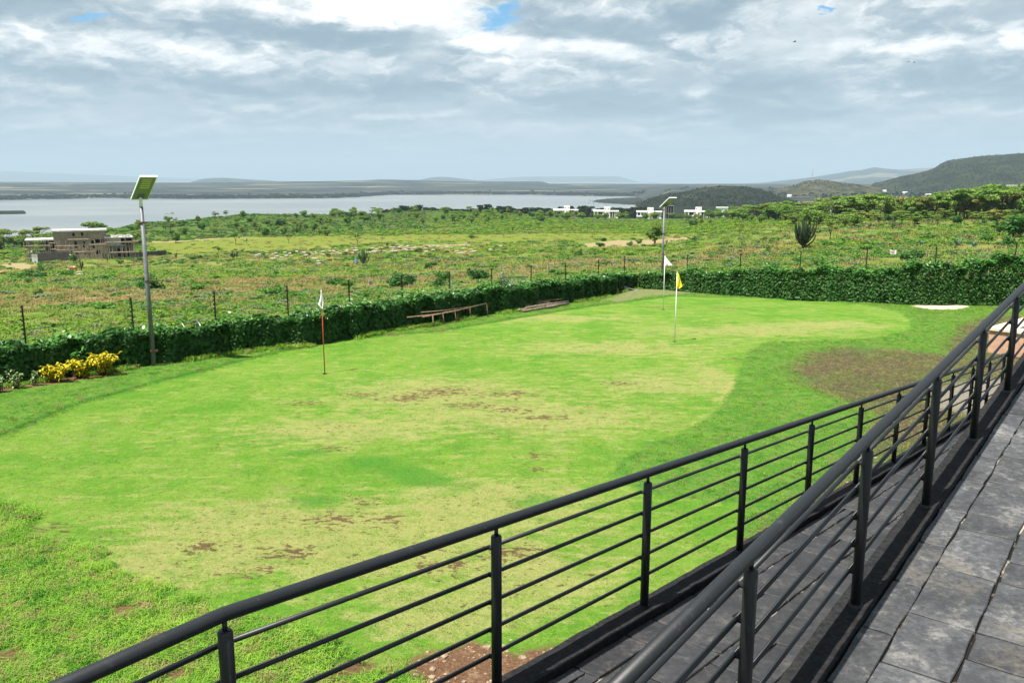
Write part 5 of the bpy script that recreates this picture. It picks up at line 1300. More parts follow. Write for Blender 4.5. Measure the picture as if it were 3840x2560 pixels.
# far woods that read as one mass
def woods():
    rg = np.random.default_rng(61)
    src = [acacia_meshes(600+i*7, 9.0, 6.5, 'dark_wood', 2, 420, .85, .3, 9)[1] for i in range(3)] + [clump('dark_tree', 'dark_wood', *rnd_clumps(rg, 7, 3.0, 8.0, 1.6), 260, .9, 640)]
    coll = source_collection('wood_source', src)
    def go(name, px, py, label, kinds, sc):
        pts = []
        for a, b in zip(px, py): q = hit(a, b, 300, 6500); pts.append(q)
        pts = np.array(pts); n = len(pts); s = rg.uniform(*sc, n); pts[:, 2] -= .5
        o = scatter(name, pts, np.stack([s, s, s*rg.uniform(.8, 1.3, n)], 1), coll, rg.choice(kinds, n)); tag(o, label, 'wood', kind='stuff')
    def ranged(name, px, r, label, kinds, sc):
        u = np.array([math.atan(ux(a)) for a in px]); x, y = r*np.sin(u), r*np.cos(u); n = len(x); s = rg.uniform(*sc, n)
        o = scatter(name, np.stack([x, y, np.maximum(ground_z(x, y), LAKE_Z)-.6], 1), np.stack([s, s, s*rg.uniform(.8, 1.25, n)], 1), coll, rg.choice(kinds, n)); tag(o, label, 'wood', kind='stuff')
    n = 520; px = rg.uniform(1230, 2480, n); ranged('lakeside_wood', px, rg.uniform(740, 1000, n), 'dark flat topped wood along the near shore of the lake', [0, 1, 2], (.75, 1.2))
    n = 150; px = rg.uniform(-60, 1230, n); ranged('shore_trees', px, rg.uniform(700, 1250, n), 'scattered dark trees on the slope down to the lake', [0, 1, 2], (.5, .8))
    n = 1500; px = rg.uniform(2480, 3950, n); r = np.exp(rg.uniform(math.log(900), math.log(3400), n)); k = np.sin(r*.0085+px*.002)+.5*np.sin(r*.021+px*.006) > -.35; ranged('valley_wood', px[k], r[k], 'dark belts of trees in the valley below the escarpment', [3, 0, 3, 1], (.6, 1.15))
    n = 2600; px = rg.uniform(-80, 2420, n); uu = np.array([ux(a) for a in px]); r = np.interp(uu, _SU, _SR) + rg.exponential(90, n) + 25; ranged('far_shore_wood', px, r, 'hazy dark wood along the far shore of the lake', [3, 0, 1], (.8, 1.5))
woods()
def hill_trees():
    rg = np.random.default_rng(67); src = [clump('hill_tree', 'dark_wood', *rnd_clumps(rg, 6, 3.0, 8.0, 1.5), 120, 1.2, 660+i) for i in range(2)]; coll = source_collection('hill_tree_source', src)
    dg = bpy.context.evaluated_depsgraph_get(); pts = []
    for nm, cnt, x0, x1, y0, y1 in (('escarpment', 2200, 3260, 3900, 575, 720), ('dark_hill', 700, 2380, 3000, 695, 775), ('rocky_hill', 120, 2940, 3270, 674, 705), ('lakeside_spur', 260, 2150, 2520, 745, 770)):
        ob = bpy.data.objects[nm]; c = 0
        for _ in range(cnt*4):
            px, py = rg.uniform(x0, x1), rg.uniform(y0, y1); d = Vector(ray(px, py)).normalized()
            ok, loc, nr, _i = ob.ray_cast(Vector((0, 0, CZ)), d)
            if ok and (py > y0 + 40 or rg.random() < .55): pts.append(np.array(loc)); c += 1
            if c >= cnt: break
    for px in np.concatenate([rg.uniform(3640, 3860, 34), rg.uniform(3540, 3600, 8)]):                       # trees along the crest
        ob = bpy.data.objects['escarpment']
        for py in np.arange(560, 640, 1.0):
            ok, loc, nr, _i = ob.ray_cast(Vector((0, 0, CZ)), Vector(ray(px, py)).normalized())
            if ok: pts.append(np.array(loc) + np.array([0, 0, 1.0])); break
    pts = np.array(pts); n = len(pts); s = rg.uniform(.22, .62, n); pts[:, 2] -= .8
    o = scatter('hill_trees', pts, np.stack([s, s, s], 1), coll, rg.integers(0, 2, n)); tag(o, 'dark trees and scrub dotted over the hills on the right', 'trees', kind='stuff')
hill_trees()

# ------------------------------------------------------------------ euphorbias, agaves, dead wood
def candelabra(px, base_py, top_py, label, arms, spread, m, seed, split=False, rad=.085, name='candelabra_euphorbia', cat='cactus', group=None):
    q = hit(px, base_py); r = math.hypot(q[0], q[1]); H = CZ + tanel(px, top_py)*r - q[2]; rg = random.Random(seed)
    root = thing(name, label, cat, q, 0, group); tr = MB().tube([(0, 0, -.4), (0, 0, H*.10), (0, 0, H*.2)], [rad*2.2, rad*1.9, rad*1.5], 9); tr.build('trunk', 'bark', root, sm=True)
    whole = MB()
    for k in range(arms):
        a = 6.283*k/arms*2.4 + rg.uniform(-.3, .3); s = spread*rg.uniform(.15, 1.0); h = H*rg.uniform(.52, 1.0)*(1-.12*(s/spread)); z0 = H*rg.uniform(.08, .42); f = z0/h
        st = (math.cos(a)*s*f*.3, math.sin(a)*s*f*.3, z0)
        pts = [st, (math.cos(a)*s*.45, math.sin(a)*s*.45, z0+(h-z0)*.16), (math.cos(a)*s*.78, math.sin(a)*s*.78, z0+(h-z0)*.42), (math.cos(a)*s*.93, math.sin(a)*s*.93, z0+(h-z0)*.72), (math.cos(a)*s, math.sin(a)*s, h)]
        mb = MB() if split else whole
        mb.tube(pts, [rad*.8, rad, rad, rad*.9, rad*.35], 10, star=.35)
        if split: mb.build('arm', m, root)
    if not split: whole.build('crown', m, root)
candelabra(3012, 935, 812, 'tall many armed candelabra euphorbia standing in the right-hand field', 46, 2.1, 'euphorbia_dark', 1, True, .14)
candelabra(1362, 998, 925, 'candelabra euphorbia in mid field beside the person in blue', 22, 1.35, 'euphorbia', 2, True, .12)
for i, (px, by, ty, arms, sp, lab) in enumerate(((305, 1016, 966, 12, .9, 'dark candelabra euphorbia right of the brown and white cow'), (660, 968, 942, 7, .5, 'small dark euphorbia right of the block wall end'), (872, 972, 940, 14, .9, 'dark clump euphorbia right of the small umbrella tree'), (888, 971, 938, 6, .35, 'upright dark euphorbia at the right of the dark clump'), (926, 913, 890, 4, .25, 'single dark columnar euphorbia standing in the meadow'), (3347, 862, 815, 13, .9, 'grey green euphorbia left of centre in the right-hand field'), (3260, 859, 828, 9, .7, 'small grey euphorbia left of the larger grey one'), (3316, 842, 800, 8, .8, 'pale tall euphorbia behind the grey one'), (2848, 836, 806, 16, 1.2, 'dark euphorbia clump at the left of the right-hand trees'), (2500, 914, 888, 4, .4, 'thin upright euphorbia just right of the far lamp'), (3645, 806, 755, 44, 3.4, 'large dark euphorbia thicket among the right-hand acacias, left half'), (3700, 800, 752, 44, 3.4, 'large dark euphorbia thicket among the right-hand acacias, right half'), (3515, 848, 828, 7, .6, 'small pale euphorbia in the scrub below the thicket'), (3690, 842, 818, 9, .8, 'grey euphorbia at the foot of the dark thicket'), (3777, 897, 878, 6, .35, 'small grey euphorbia near the right frame edge'), (1562, 981, 957, 6, .6, 'spindly little euphorbia right of the flock'), (1922, 867, 852, 6, .8, 'dark euphorbia in the bright scrub belt'), (403, 980, 945, 4, .3, 'slender pale euphorbia in front of the block wall'))):
    candelabra(px, by, ty, lab, arms, sp, 'euphorbia_dark' if 'dark' in lab else 'euphorbia', 10+i, rad=.085 if sp < 2 else .14)
def agave(px, py, h, label, seed):
    q = hit(px, py); root = thing('agave', label, 'agave', q); rg = random.Random(seed)
    for k in range(30):
        a = rg.uniform(0, 6.283); lv = MB(); leaf_blade(lv, (math.cos(a)*.08, math.sin(a)*.08, 0), (math.cos(a), math.sin(a), rg.uniform(.3, 2.4)), h*rg.uniform(.75, 1.05), .17, .08)
        lv.build('leaf', 'agave_leaf', root)
agave(3456, 924, 1.15, 'blue green agave, leftmost of the three on the right', 1); agave(3592, 922, 1.6, 'largest blue green agave, middle of the three on the right', 2); agave(3652, 926, 1.1, 'small blue green agave, rightmost of the three', 3)
agave(2700, 918, .8, 'small pale agave in the field right of the far lamp', 4)
def deadwood():
    q = hit(3622, 893); root = thing('dead_branch_heap', 'heap of dead grey branches behind the agaves', 'branches', q); rg = np.random.default_rng(8)
    for k in range(26):
        b = rg.normal(size=3)*np.array([.6, .4, .2]); b[2] = abs(b[2]); e = b + rg.normal(size=3)*np.array([.6, .4, .35]) + np.array([.3, 0, .5]); MB().tube([b, (b+e)/2+rg.normal(size=3)*.1, e], [.045, .03, .01], 5).build('branch', 'twig_grey', root)
deadwood()

# ------------------------------------------------------------------ animals and people
def skin_mesh(name, joints, edges, sub=1):
    """one continuous body grown over a skeleton of joints (x, y, z, radius)"""
    me = bpy.data.meshes.new(name); me.from_pydata([j[:3] for j in joints], edges, []); me.update()
    o = bpy.data.objects.new(name, me); COL.objects.link(o)
    o.modifiers.new('skin', 'SKIN'); sv = me.skin_vertices[0].data if me.skin_vertices else None
    if sv is None:
        bm = bmesh.new(); bm.from_mesh(me); bm.verts.layers.skin.verify(); bm.to_mesh(me); bm.free(); sv = me.skin_vertices[0].data
    for k, j in enumerate(joints): sv[k].radius = (j[3], j[4] if len(j) > 4 else j[3]); sv[k].use_root = (k == 0)
    if sub: m = o.modifiers.new('sub', 'SUBSURF'); m.levels = sub; m.render_levels = sub
    dg = bpy.context.evaluated_depsgraph_get(); out = bpy.data.meshes.new_from_object(o.evaluated_get(dg)); out.name = name
    bpy.data.objects.remove(o); bpy.data.meshes.remove(me); smooth(out); out.materials.clear(); return out
def beast(name, L, H, girth, head, legr, neck_up, tail):
    z = H - girth; j = [(0, 0, z, girth*1.0), (-L*.32, 0, z+.01, girth*.95), (-L*.47, 0, z-.02, girth*.55), (L*.30, 0, z+.01, girth*.92), (L*.44, 0, z+.02, girth*.55)]
    e = [(0, 1), (1, 2), (0, 3), (3, 4)]
    nk = (L*.60, 0, z + neck_up*.5, girth*.36); hd = (L*.70, 0, z + neck_up, head); mz = (L*.80, 0, z + neck_up - head*1.1, head*.62)
    b = len(j); j += [nk, hd, mz]; e += [(4, b), (b, b+1), (b+1, b+2)]
    for sx in (-.34, .31):
        for sy in (-1, 1):
            b = len(j); src = 1 if sx < 0 else 3; kx = L*sx + (-.035 if sx < 0 else .0)*L
            j += [(L*sx, sy*girth*.55, z-girth*.55, legr*2.0), (kx, sy*girth*.58, H*.28, legr*1.15), (L*sx, sy*girth*.56, .03, legr)]; e += [(src, b), (b, b+1), (b+1, b+2)]
    for sy in (-1, 1):
        b = len(j); j.append((hd[0]-.01, sy*head*1.7, hd[2]+head*.25, head*.28)); e.append((len(j)-1, 6))
    b = len(j); j.append((-L*.52, 0, z-tail, legr*.7)); e.append((2, b))
    return skin_mesh(name, j, e, 1)
SHAPES = {'sheep': beast('sheep_body', 1.05, .74, .205, .085, .032, .12, .18), 'grazing': beast('sheep_body', 1.05, .72, .20, .085, .032, -.36, .16), 'goat': beast('goat_body', 1.1, .78, .165, .075, .028, .24, .05), 'cow': beast('cow_body', 1.9, 1.32, .33, .13, .06, -.5, .5)}
def fleece(name, a, b, patch=None):
    def fn(nt):
        tc = nt.nodes.new('ShaderNodeTexCoord'); p = X(nt, tc.outputs['Object']); n = noise(nt, p, 9.0, 4, .6); c = nmix(nt, n.step(.35, .65), a, b)
        if patch: c = nmix(nt, noise(nt, p, 1.6, 2, .5).step(.50, .56), c, patch)
        return c, None, n, .5, .02
    mat(name, fn, rough=.95, spec=.05)
fleece('fleece_white', (.30, .275, .24), (.43, .40, .36)); fleece('fleece_tan', (.30, .22, .14), (.42, .32, .22)); fleece('fleece_brown', (.10, .045, .025), (.16, .08, .045)); fleece('fleece_dark', (.022, .014, .011), (.05, .032, .025)); fleece('cow_hide', (.24, .10, .045), (.32, .15, .07), (.60, .55, .48)); fleece('calf_hide', (.36, .22, .11), (.46, .30, .17))
BODY = {}
def animal(px, py, shape, m, label, group, rot=None, sc=1.0):
    key = (shape, m)
    if key not in BODY: me = SHAPES[shape].copy(); me.materials.append(MATS[m]); BODY[key] = me
    q = hit(px, py); nm = {'sheep': 'sheep', 'grazing': 'sheep', 'goat': 'goat', 'cow': 'cow'}[shape]
    root = thing(nm, label, nm, (q[0], q[1], q[2]+.0), random.uniform(-.7, .7) + (0 if random.random() < .5 else math.pi) if rot is None else rot, group); root.scale = (sc,)*3
    obj('body', BODY[key], None, root)
ca = lambda x, y: (1200+x*.15306, 880+y*.15306); cb = lambda x, y: (1560+x*.15306, 880+y*.15306); cc = lambda x, y: (930+x*.15306, 900+y*.15306)
FLOCK = [(ca, 'w', [(75,425),(340,420),(660,415),(885,355),(900,400),(850,410),(430,455),(1140,465),(1305,435),(1375,420),(1580,435),(1740,330),(1815,335),(1985,310),(1940,320),(1770,440),(1850,430),(2090,325),(2150,295),(2085,385),(2245,395),(2320,345),(1290,350)]),
 (ca, 't', [(790,360),(670,385),(60,505),(110,510),(295,490),(495,490),(800,465),(1230,455),(1380,455),(1400,370),(1450,335),(1510,335),(1790,390),(1925,400),(1990,410),(2140,400),(250,420)]),
 (ca, 'b', [(710,470),(850,450),(240,640),(1415,460),(1570,325),(1670,325),(1880,305),(1950,360),(1465,600)]), (ca, 'd', [(205,510),(620,475),(1215,405),(1525,430),(1860,455),(2180,375)]),
 (cb, 'w', [(430,295),(240,345),(255,440),(420,395),(760,325),(880,335),(990,440),(1120,475),(1410,445),(1825,390),(2080,300),(1230,235)]), (cb, 't', [(625,360),(1165,365),(1360,390),(1035,490),(1205,455),(1360,445),(1460,435)]),
 (cb, 'b', [(345,400),(110,445),(530,385),(925,435),(1240,525)]), (cb, 'd', [(255,305),(1610,310),(1880,380),(1975,310),(190,570),(350,505),(760,435)]),
 (cc, 'w', [(205,400),(275,370),(710,425),(690,340),(910,320),(945,405),(1030,345),(1200,295),(1380,330),(1430,390),(825,460),(650,485),(1680,360),(1840,295),(1610,480),(1745,610)]),
 (cc, 't', [(470,375),(605,380),(590,480),(1560,335),(1650,325),(1600,380),(1670,490),(1720,550),(1065,415)]), (cc, 'b', [(1405,435),(1330,460)]), (cc, 'd', [(420,370),(1150,350),(1490,370),(465,455)])]
CW = {'w': ('white', 'fleece_white'), 't': ('tan', 'fleece_tan'), 'b': ('brown', 'fleece_brown'), 'd': ('dark', 'fleece_dark')}
def flock_place(px, py):
    xs = [(1010, 'at the left tip of the flock'), (1100, 'in the thin left part of the flock'), (1190, 'left of the main flock'), (1270, 'just left of the candelabra cactus row'), (1340, 'behind the person in blue'), (1400, 'behind the candelabra cactus'), (1460, 'right behind the cactus'), (1520, 'in the thick of the flock'), (1570, 'right of the thick of the flock'), (1640, 'by the dark bush right of the flock'), (1720, 'in the thin right part of the flock'), (1800, 'near the right end of the flock'), (9999, 'at the right tip of the flock')]
    return next(t for l, t in xs if px <= l)
for fn, c, pts in FLOCK:
    for (x, y) in pts:
        px, py = fn(x, y); py += 4; word, m = CW[c]; sh = random.choice(['sheep', 'grazing', 'grazing', 'goat' if c in 'wb' else 'sheep'])
        row = 'upper' if py < 946 else ('lower' if py > 960 else 'middle')
        animal(px, py, sh, m, '%s %s %s, %s rank' % (word, 'goat standing' if sh == 'goat' else ('sheep grazing' if sh == 'grazing' else 'sheep standing'), flock_place(px, py), row), 'flock of sheep and goats in the field')
animal(275, 1019, 'cow', 'cow_hide', 'brown and white cow grazing in the field below the unfinished building', None, 2.9)
animal(10, 1034, 'cow', 'calf_hide', 'tan calf seen from behind at the left frame edge', None, 1.3, .75)
animal(222, 1043, 'grazing', 'fleece_tan', 'tan sheep lying low, leftmost of the four sheep below the cow', None, 3.1); animal(239, 1038, 'sheep', 'fleece_tan', 'greyish sheep beside the leftmost one below the cow', None, .6)
animal(298, 1031, 'sheep', 'fleece_tan', 'tan sheep, upper of the two right of the bush below the cow', None, .3); animal(300, 1040, 'grazing', 'fleece_white', 'pale sheep, lower of the two right of the bush below the cow', None, .4)
animal(2264, 944, 'cow', 'fleece_brown', 'brown calf standing below the pale clearing', None, 1.2, .7)

mat('skin', col=(.10, .055, .035), rough=.6)
for nm, c in (('cloth_blue', (.10, .33, .58)), ('cloth_pink', (.55, .05, .22)), ('cloth_dark', (.02, .02, .025)), ('cloth_white', (.6, .6, .58)), ('cloth_navy', (.03, .05, .10)), ('cloth_lime', (.45, .55, .25))): mottle(nm, tuple(k*.85 for k in c), c, 12.0, .9, .1)
def person(loc, rot, label, top, bottom, H=1.66, hood=None, skirt=False, arms=.1, name='person'):
    root = thing(name, label, 'person', loc, rot); k = H/1.7
    J = [(0, 0, .95, .12, .10), (0, 0, 1.15, .115, .09), (0, .01, 1.36, .15, .10), (0, 0, 1.47, .06), (0, -.01, 1.53, .055), (0, -.015, 1.60, .085, .095), (0, -.01, 1.68, .06)]
    E_ = [(0, 1), (1, 2), (2, 3), (3, 4), (4, 5), (5, 6)]
    for sx in (-1, 1):
        b = len(J); J += [(sx*.17, .01, 1.38, .055), (sx*(.22+arms*.5), .02, 1.13, .045), (sx*(.23+arms), -.05, .90, .035), (sx*(.23+arms), -.07, .81, .04, .022)]; E_ += [(2, b), (b, b+1), (b+1, b+2), (b+2, b+3)]
        b = len(J); J += [(sx*.09, 0, .86, .09), (sx*.10, -.01, .50, .062), (sx*.10, .02, .09, .042), (sx*.11, -.12, .035, .04, .03)]; E_ += [(0, b), (b, b+1), (b+1, b+2), (b+2, b+3)]
    me = skin_mesh('body', [tuple(q*k for q in j) for j in J], E_, 1); obj('body', me, 'skin', root)
    def part(nm, rings, m):
        v, f = [], []; n = 12
        for (z, rx, ry, cy) in rings:
            for i in range(n): a = 6.283*i/n; v.append((math.cos(a)*rx*k, (cy + math.sin(a)*ry)*k, z*k))
        for j in range(len(rings)-1):
            for i in range(n): f.append((j*n+i, j*n+(i+1) % n, (j+1)*n+(i+1) % n, (j+1)*n+i))
        me = mesh_np(nm, v, f); smooth(me); obj(nm, me, m, root)
    part('jacket', [(.84, .19, .15, 0), (.95, .175, .135, 0), (1.15, .165, .125, 0), (1.34, .215, .135, .01), (1.43, .16, .11, .005), (1.49, .075, .075, 0)], top)
    for sx in (-1, 1):
        MB().tube([(sx*.19*k, .01*k, 1.40*k), (sx*(.22+arms*.5)*k, .02*k, 1.13*k), (sx*(.23+arms)*k, -.05*k, .90*k)], [.07*k, .062*k, .05*k], 8).build('sleeve', top, root, sm=True)
    if skirt: part('skirt', [(.92, .17, .14, 0), (.7, .20, .17, 0), (.42, .22, .18, 0)], bottom)
    else:
        for sx in (-1, 1): MB().tube([(sx*.085*k, 0, .93*k), (sx*.10*k, -.01*k, .50*k), (sx*.10*k, .02*k, .08*k)], [.105*k, .078*k, .06*k], 8).build('trouser_leg', bottom, root, sm=True)
    part('headscarf' if hood else 'hair', [(1.50 if hood else 1.58, .10, .11, .01), (1.60, .112, .122, .01), (1.69, .095, .105, .012), (1.735, .05, .055, .012), (1.745, .004, .004, .012)], hood or 'cloth_dark')
    return root
q = hit(1336, 1000); person(q, .4, 'person in a hooded blue jacket and pink skirt standing beside the candelabra cactus', 'cloth_blue', 'cloth_pink', 1.66, 'cloth_blue', True)
q = hit(1452, 931); person(q, .2, 'person in dark clothes standing behind a low bush above the flock', 'cloth_dark', 'cloth_navy', 1.68, 'cloth_dark')

# ------------------------------------------------------------------ buildings
def block_mat(a, b, mortar, w=.40, h=.20):
    def fn(nt):
        tc = nt.nodes.new('ShaderNodeTexCoord'); x, y, z = sep(nt, X(nt, tc.outputs['Object']))
        br = nt.nodes.new('ShaderNodeTexBrick'); v = comb(nt, x + y, z); nt.links.new(v.k, br.inputs['Vector'])
        br.inputs['Scale'].default_value = 1.0; br.inputs['Brick Width'].default_value = w; br.inputs['Row Height'].default_value = h; br.inputs['Mortar Size'].default_value = .018
        br.inputs['Color1'].default_value = (*a, 1); br.inputs['Color2'].default_value = (*b, 1); br.inputs['Mortar'].default_value = (*mortar, 1)
        n = noise(nt, v, .7, 5, .65); k = n*.9 + .55; c = nmix(nt, 1.0, X(nt, br.outputs['Color']), comb(nt, k, k, k), 'MULTIPLY')
        return c, None, X(nt, br.outputs['Fac']) * -1.0, .8, .02
    return fn
mat('stone_block', block_mat((.26, .215, .165), (.40, .335, .26), (.16, .14, .12)), rough=.95, spec=.05)
mat('dark_block', block_mat((.045, .042, .040), (.10, .094, .088), (.15, .14, .13)), rough=.95, spec=.05)
mottle('raw_concrete', (.15, .14, .125), (.27, .25, .225), .8, .95, .05, 6, .4, .03); mottle('pale_slab', (.30, .29, .275), (.48, .46, .44), .7, .95, .05, 6); mottle('white_wall', (.74, .735, .72), (.82, .81, .795), .5, .9, .1, 4); mottle('cream_wall', (.52, .44, .35), (.60, .52, .42), .5, .9, .1, 4); mottle('scaffold_wood', (.20, .155, .11), (.36, .285, .21), 3.0, .9, .05, 4); mottle('rubble', (.20, .19, .18), (.38, .36, .34), 2.0, .95, .05, 5)
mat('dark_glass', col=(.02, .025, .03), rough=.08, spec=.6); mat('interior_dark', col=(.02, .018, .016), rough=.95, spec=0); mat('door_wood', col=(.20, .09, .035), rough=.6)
def cells(mb, x0, x1, z0, z1, y0, y1, holes):
    xs = sorted({x0, x1, *[h[0] for h in holes], *[h[1] for h in holes]}); zs_ = sorted({z0, z1, *[h[2] for h in holes], *[h[3] for h in holes]})
    xs = [q for q in xs if x0 <= q <= x1]; zs_ = [q for q in zs_ if z0 <= q <= z1]
    for a, b in zip(xs[:-1], xs[1:]):
        for c, d in zip(zs_[:-1], zs_[1:]):
            m_ = ((a+b)/2, (c+d)/2)
            if not any(h[0] < m_[0] < h[1] and h[2] < m_[1] < h[3] for h in holes): mb.box(a, b, y0, y1, c, d)
    return mb
def place_frame(px, py, r=None):
    q = hit(px, py) if r is None else None
    if q is None: q = at_r(px, py, r); q[2] = float(ground_z(q[0], q[1]))
    return q, -math.atan2(q[0], q[1])
def unfinished():
    q, rot = place_frame(309, 972); r = math.hypot(q[0], q[1]); k = np.linalg.norm(at_r(310, 900, r) - at_r(309, 900, r))*.2551   # metres per pixel of the close view
    z0 = -.5; xx = lambda c: (c-975)*k; zz = lambda c: (672-c)*k
    R_ = thing('unfinished_building', 'unfinished grey stone building with a three storey block and bare concrete wings', 'building', q, rot)
    D = 9.0; T = .3
    holes = [(xx(862), xx(897), zz(292), zz(240)), (xx(988), xx(1022), zz(290), zz(235)), (xx(875), xx(917), zz(487), zz(378)), (xx(1003), xx(1038), zz(482), zz(388)), (xx(1130), xx(1170), zz(432), zz(368)), (xx(1190), xx(1290), zz(430), zz(352)), (xx(890), xx(916), zz(600), zz(548)), (xx(1015), xx(1045), zz(600), zz(555)), (xx(1185), xx(1252), zz(600), zz(532)), (xx(1130), xx(1175), zz(500), zz(440))]
    L, Rr, top = xx(585), xx(1362), zz(218)
    mb = MB(); cells(mb, L, Rr, z0, top, 0, T, holes); mb.box(L, L+T, T, D, z0, top); mb.box(Rr-T, Rr, T, D, z0, top); mb.box(L+T, Rr-T, D-T, D, z0, top); mb.build('wall', 'stone_block', R_)
    MB().box(L-.35, Rr+.3, -.35, D+.3, top+.003, zz(196)).build('roof', 'pale_slab', R_)
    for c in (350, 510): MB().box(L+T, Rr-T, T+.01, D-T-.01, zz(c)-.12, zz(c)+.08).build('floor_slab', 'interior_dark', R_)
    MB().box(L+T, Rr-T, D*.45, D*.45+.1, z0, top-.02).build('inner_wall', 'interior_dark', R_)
    for c in (812, 1085, 590, 1355): MB().box(xx(c)-.16, xx(c)+.16, -.06, -.003, z0, top).build('column', 'raw_concrete', R_)
    for h in holes[:4]: MB().box(h[0]-.1, h[1]+.1, -.035, -.003, h[3]+.003, h[3]+.18).build('lintel', 'raw_concrete', R_)
    # left wing: open frame
    l0, l1, zr = xx(178), L-.01, zz(352)
    MB().box(l0-.1, l1, -.2, D, zr, zz(333)).build('roof', 'pale_slab', R_); MB().box(l0+.5, l1, 0, D, zz(545)-.1, zz(545)+.12).build('floor_slab', 'raw_concrete', R_)
    for c in (228, 460, 505):
        for y in (.2, D-.6): MB().box(xx(c)-.2, xx(c)+.2, y, y+.4, z0, zr-.003).build('column', 'raw_concrete', R_)
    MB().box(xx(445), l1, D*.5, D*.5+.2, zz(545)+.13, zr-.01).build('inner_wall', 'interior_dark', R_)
    # right wing
    r0, r1, zr = Rr+.01, xx(1770), zz(342)
    MB().box(xx(1330), r1, -.5, D, zr, zz(326)).build('roof', 'pale_slab', R_); rg = random.Random(3)
    for _ in range(22):
        cx = rg.uniform(r0+.5, r1-.3); cy = rg.uniform(0, D-1); s = rg.uniform(.15, .5); MB().ball((cx, cy, zz(326)+s*.2), s, 6, 4, (1.6, 1, .7)).build('rubble_heap', 'rubble', R_)
    h2 = [(xx(1580), xx(1637), zz(462), zz(352)), (xx(1660), xx(1745), zz(470), zz(350))]
    w = MB(); cells(w, r0, xx(1640), zz(478), zr-.003, 1.6, 1.85, h2); w.build('wall', 'white_wall', R_)
    w = MB(); cells(w, r0, xx(1770), z0, zz(505), .3, .55, [(xx(1512), xx(1560), z0+.9, zz(520)), (xx(1590), xx(1618), z0+.6, zz(520)), (xx(1665), xx(1695), z0+.4, zz(500))]); w.build('wall', 'raw_concrete', R_)
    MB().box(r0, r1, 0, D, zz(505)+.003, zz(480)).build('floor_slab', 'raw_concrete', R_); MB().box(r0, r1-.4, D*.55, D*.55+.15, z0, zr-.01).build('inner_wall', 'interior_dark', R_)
    for c in (1645, 1755):
        for y in (.1, D-.6): MB().box(xx(c)-.16, xx(c)+.16, y, y+.3, zz(480)+.003, zr-.003).build('column', 'raw_concrete', R_)
    # scaffolding of rough poles
    S = thing('scaffolding', 'rough wooden pole scaffolding around the unfinished building', 'scaffolding', q, rot); rg = random.Random(9); y0 = -1.1
    x = xx(155)
    while x < xx(1850):
        c = x/k+975; tp = zz(rg.uniform(400, 440)) if c < 560 else (zz(rg.uniform(340, 430)) if c < 1350 else zz(rg.uniform(400, 430)))
        if c < 300: tp = zz(rg.uniform(345, 400))
        MB().tube([(x, y0+rg.uniform(-.2, .2), z0-.6), (x+rg.uniform(-.2, .2), y0+rg.uniform(-.1, .1), tp)], [.13, .10], 5).build('upright', 'scaffold_wood', S); x += rg.uniform(.45, 1.15)
    for (a, b, c) in ((145, 560, 432), (600, 920, 447), (1090, 1400, 440), (1330, 1840, 412), (790, 1100, 348), (520, 600, 392), (520, 610, 495), (850, 1200, 552), (1380, 1830, 580), (170, 300, 628), (600, 800, 515)):
        for dz in (0, .12): MB().tube([(xx(a), y0-.05, zz(c)+rg.uniform(-.06, .06)+dz), (xx(b), y0-.05, zz(c)+rg.uniform(-.1, .1)+dz)], [.13, .11], 5).build('ledger', 'scaffold_wood', S)
    for (a, b, c) in ((620, 900, 517), (1180, 1400, 418), (1400, 1840, 414), (200, 520, 436)): MB().box(xx(a), xx(b), y0+.06, y0+.8, zz(c)-.06, zz(c)).build('plank', 'scaffold_wood', S)
    for (a, c, b, d) in ((1000, 390, 1045, 485), (1260, 450, 1330, 580), (300, 520, 385, 545), (1440, 360, 1430, 470), (1120, 480, 1160, 545)): MB().tube([(xx(a), y0-.1, zz(c)), (xx(b), y0-.1, zz(d))], .085, 5).build('brace', 'scaffold_wood', S)
    M = Matrix.Translation(Vector(q)) @ Matrix.Rotation(rot, 4, 'Z')
    person(M @ Vector((xx(692), y0+.4, zz(517))), rot+math.pi+.5, 'worker in a pale lime top and dark trousers on the scaffold of the stone block', 'cloth_lime', 'cloth_dark', 1.68)
    person(M @ Vector((xx(1310), y0+.4, zz(418))), rot+math.pi-.6, 'worker in grey blue clothes on the scaffold at the right of the stone block', 'cloth_navy', 'cloth_navy', 1.7)
    # compound walls
    def wall2(a, b, h, m, name, label, th=.25):
        A, B = hit(*a), hit(*b); d = B-A; Ln = math.hypot(d[0], d[1]); rt_ = thing(name, label, 'wall', A, math.atan2(d[1], d[0])); n = 8; mb = MB()
        for i in range(n):
            f0, f1 = i/n, (i+1)/n; za = float(ground_z(A[0]+d[0]*f0, A[1]+d[1]*f0))-A[2]; zb = float(ground_z(A[0]+d[0]*f1, A[1]+d[1]*f1))-A[2]
            mb.hexa([(Ln*f0, 0, za-.5), (Ln*f1, 0, zb-.5), (Ln*f1, th, zb-.5), (Ln*f0, th, za-.5), (Ln*f0, 0, za+h), (Ln*f1, 0, zb+h), (Ln*f1, th, zb+h), (Ln*f0, th, za+h)])
        mb.build('blockwork', m, rt_); return rt_
    wall2((143, 983), (262, 977), 2.6, 'dark_block', 'block_wall', 'taller dark block wall at the left corner of the building plot'); wall2((263, 974), (624, 957), 1.6, 'dark_block', 'block_wall', 'long low dark block wall in front of the unfinished building')
    wall2((-80, 962), (100, 955), 1.0, 'dark_block', 'block_wall', 'short dark block wall at the far left behind the scaffold')
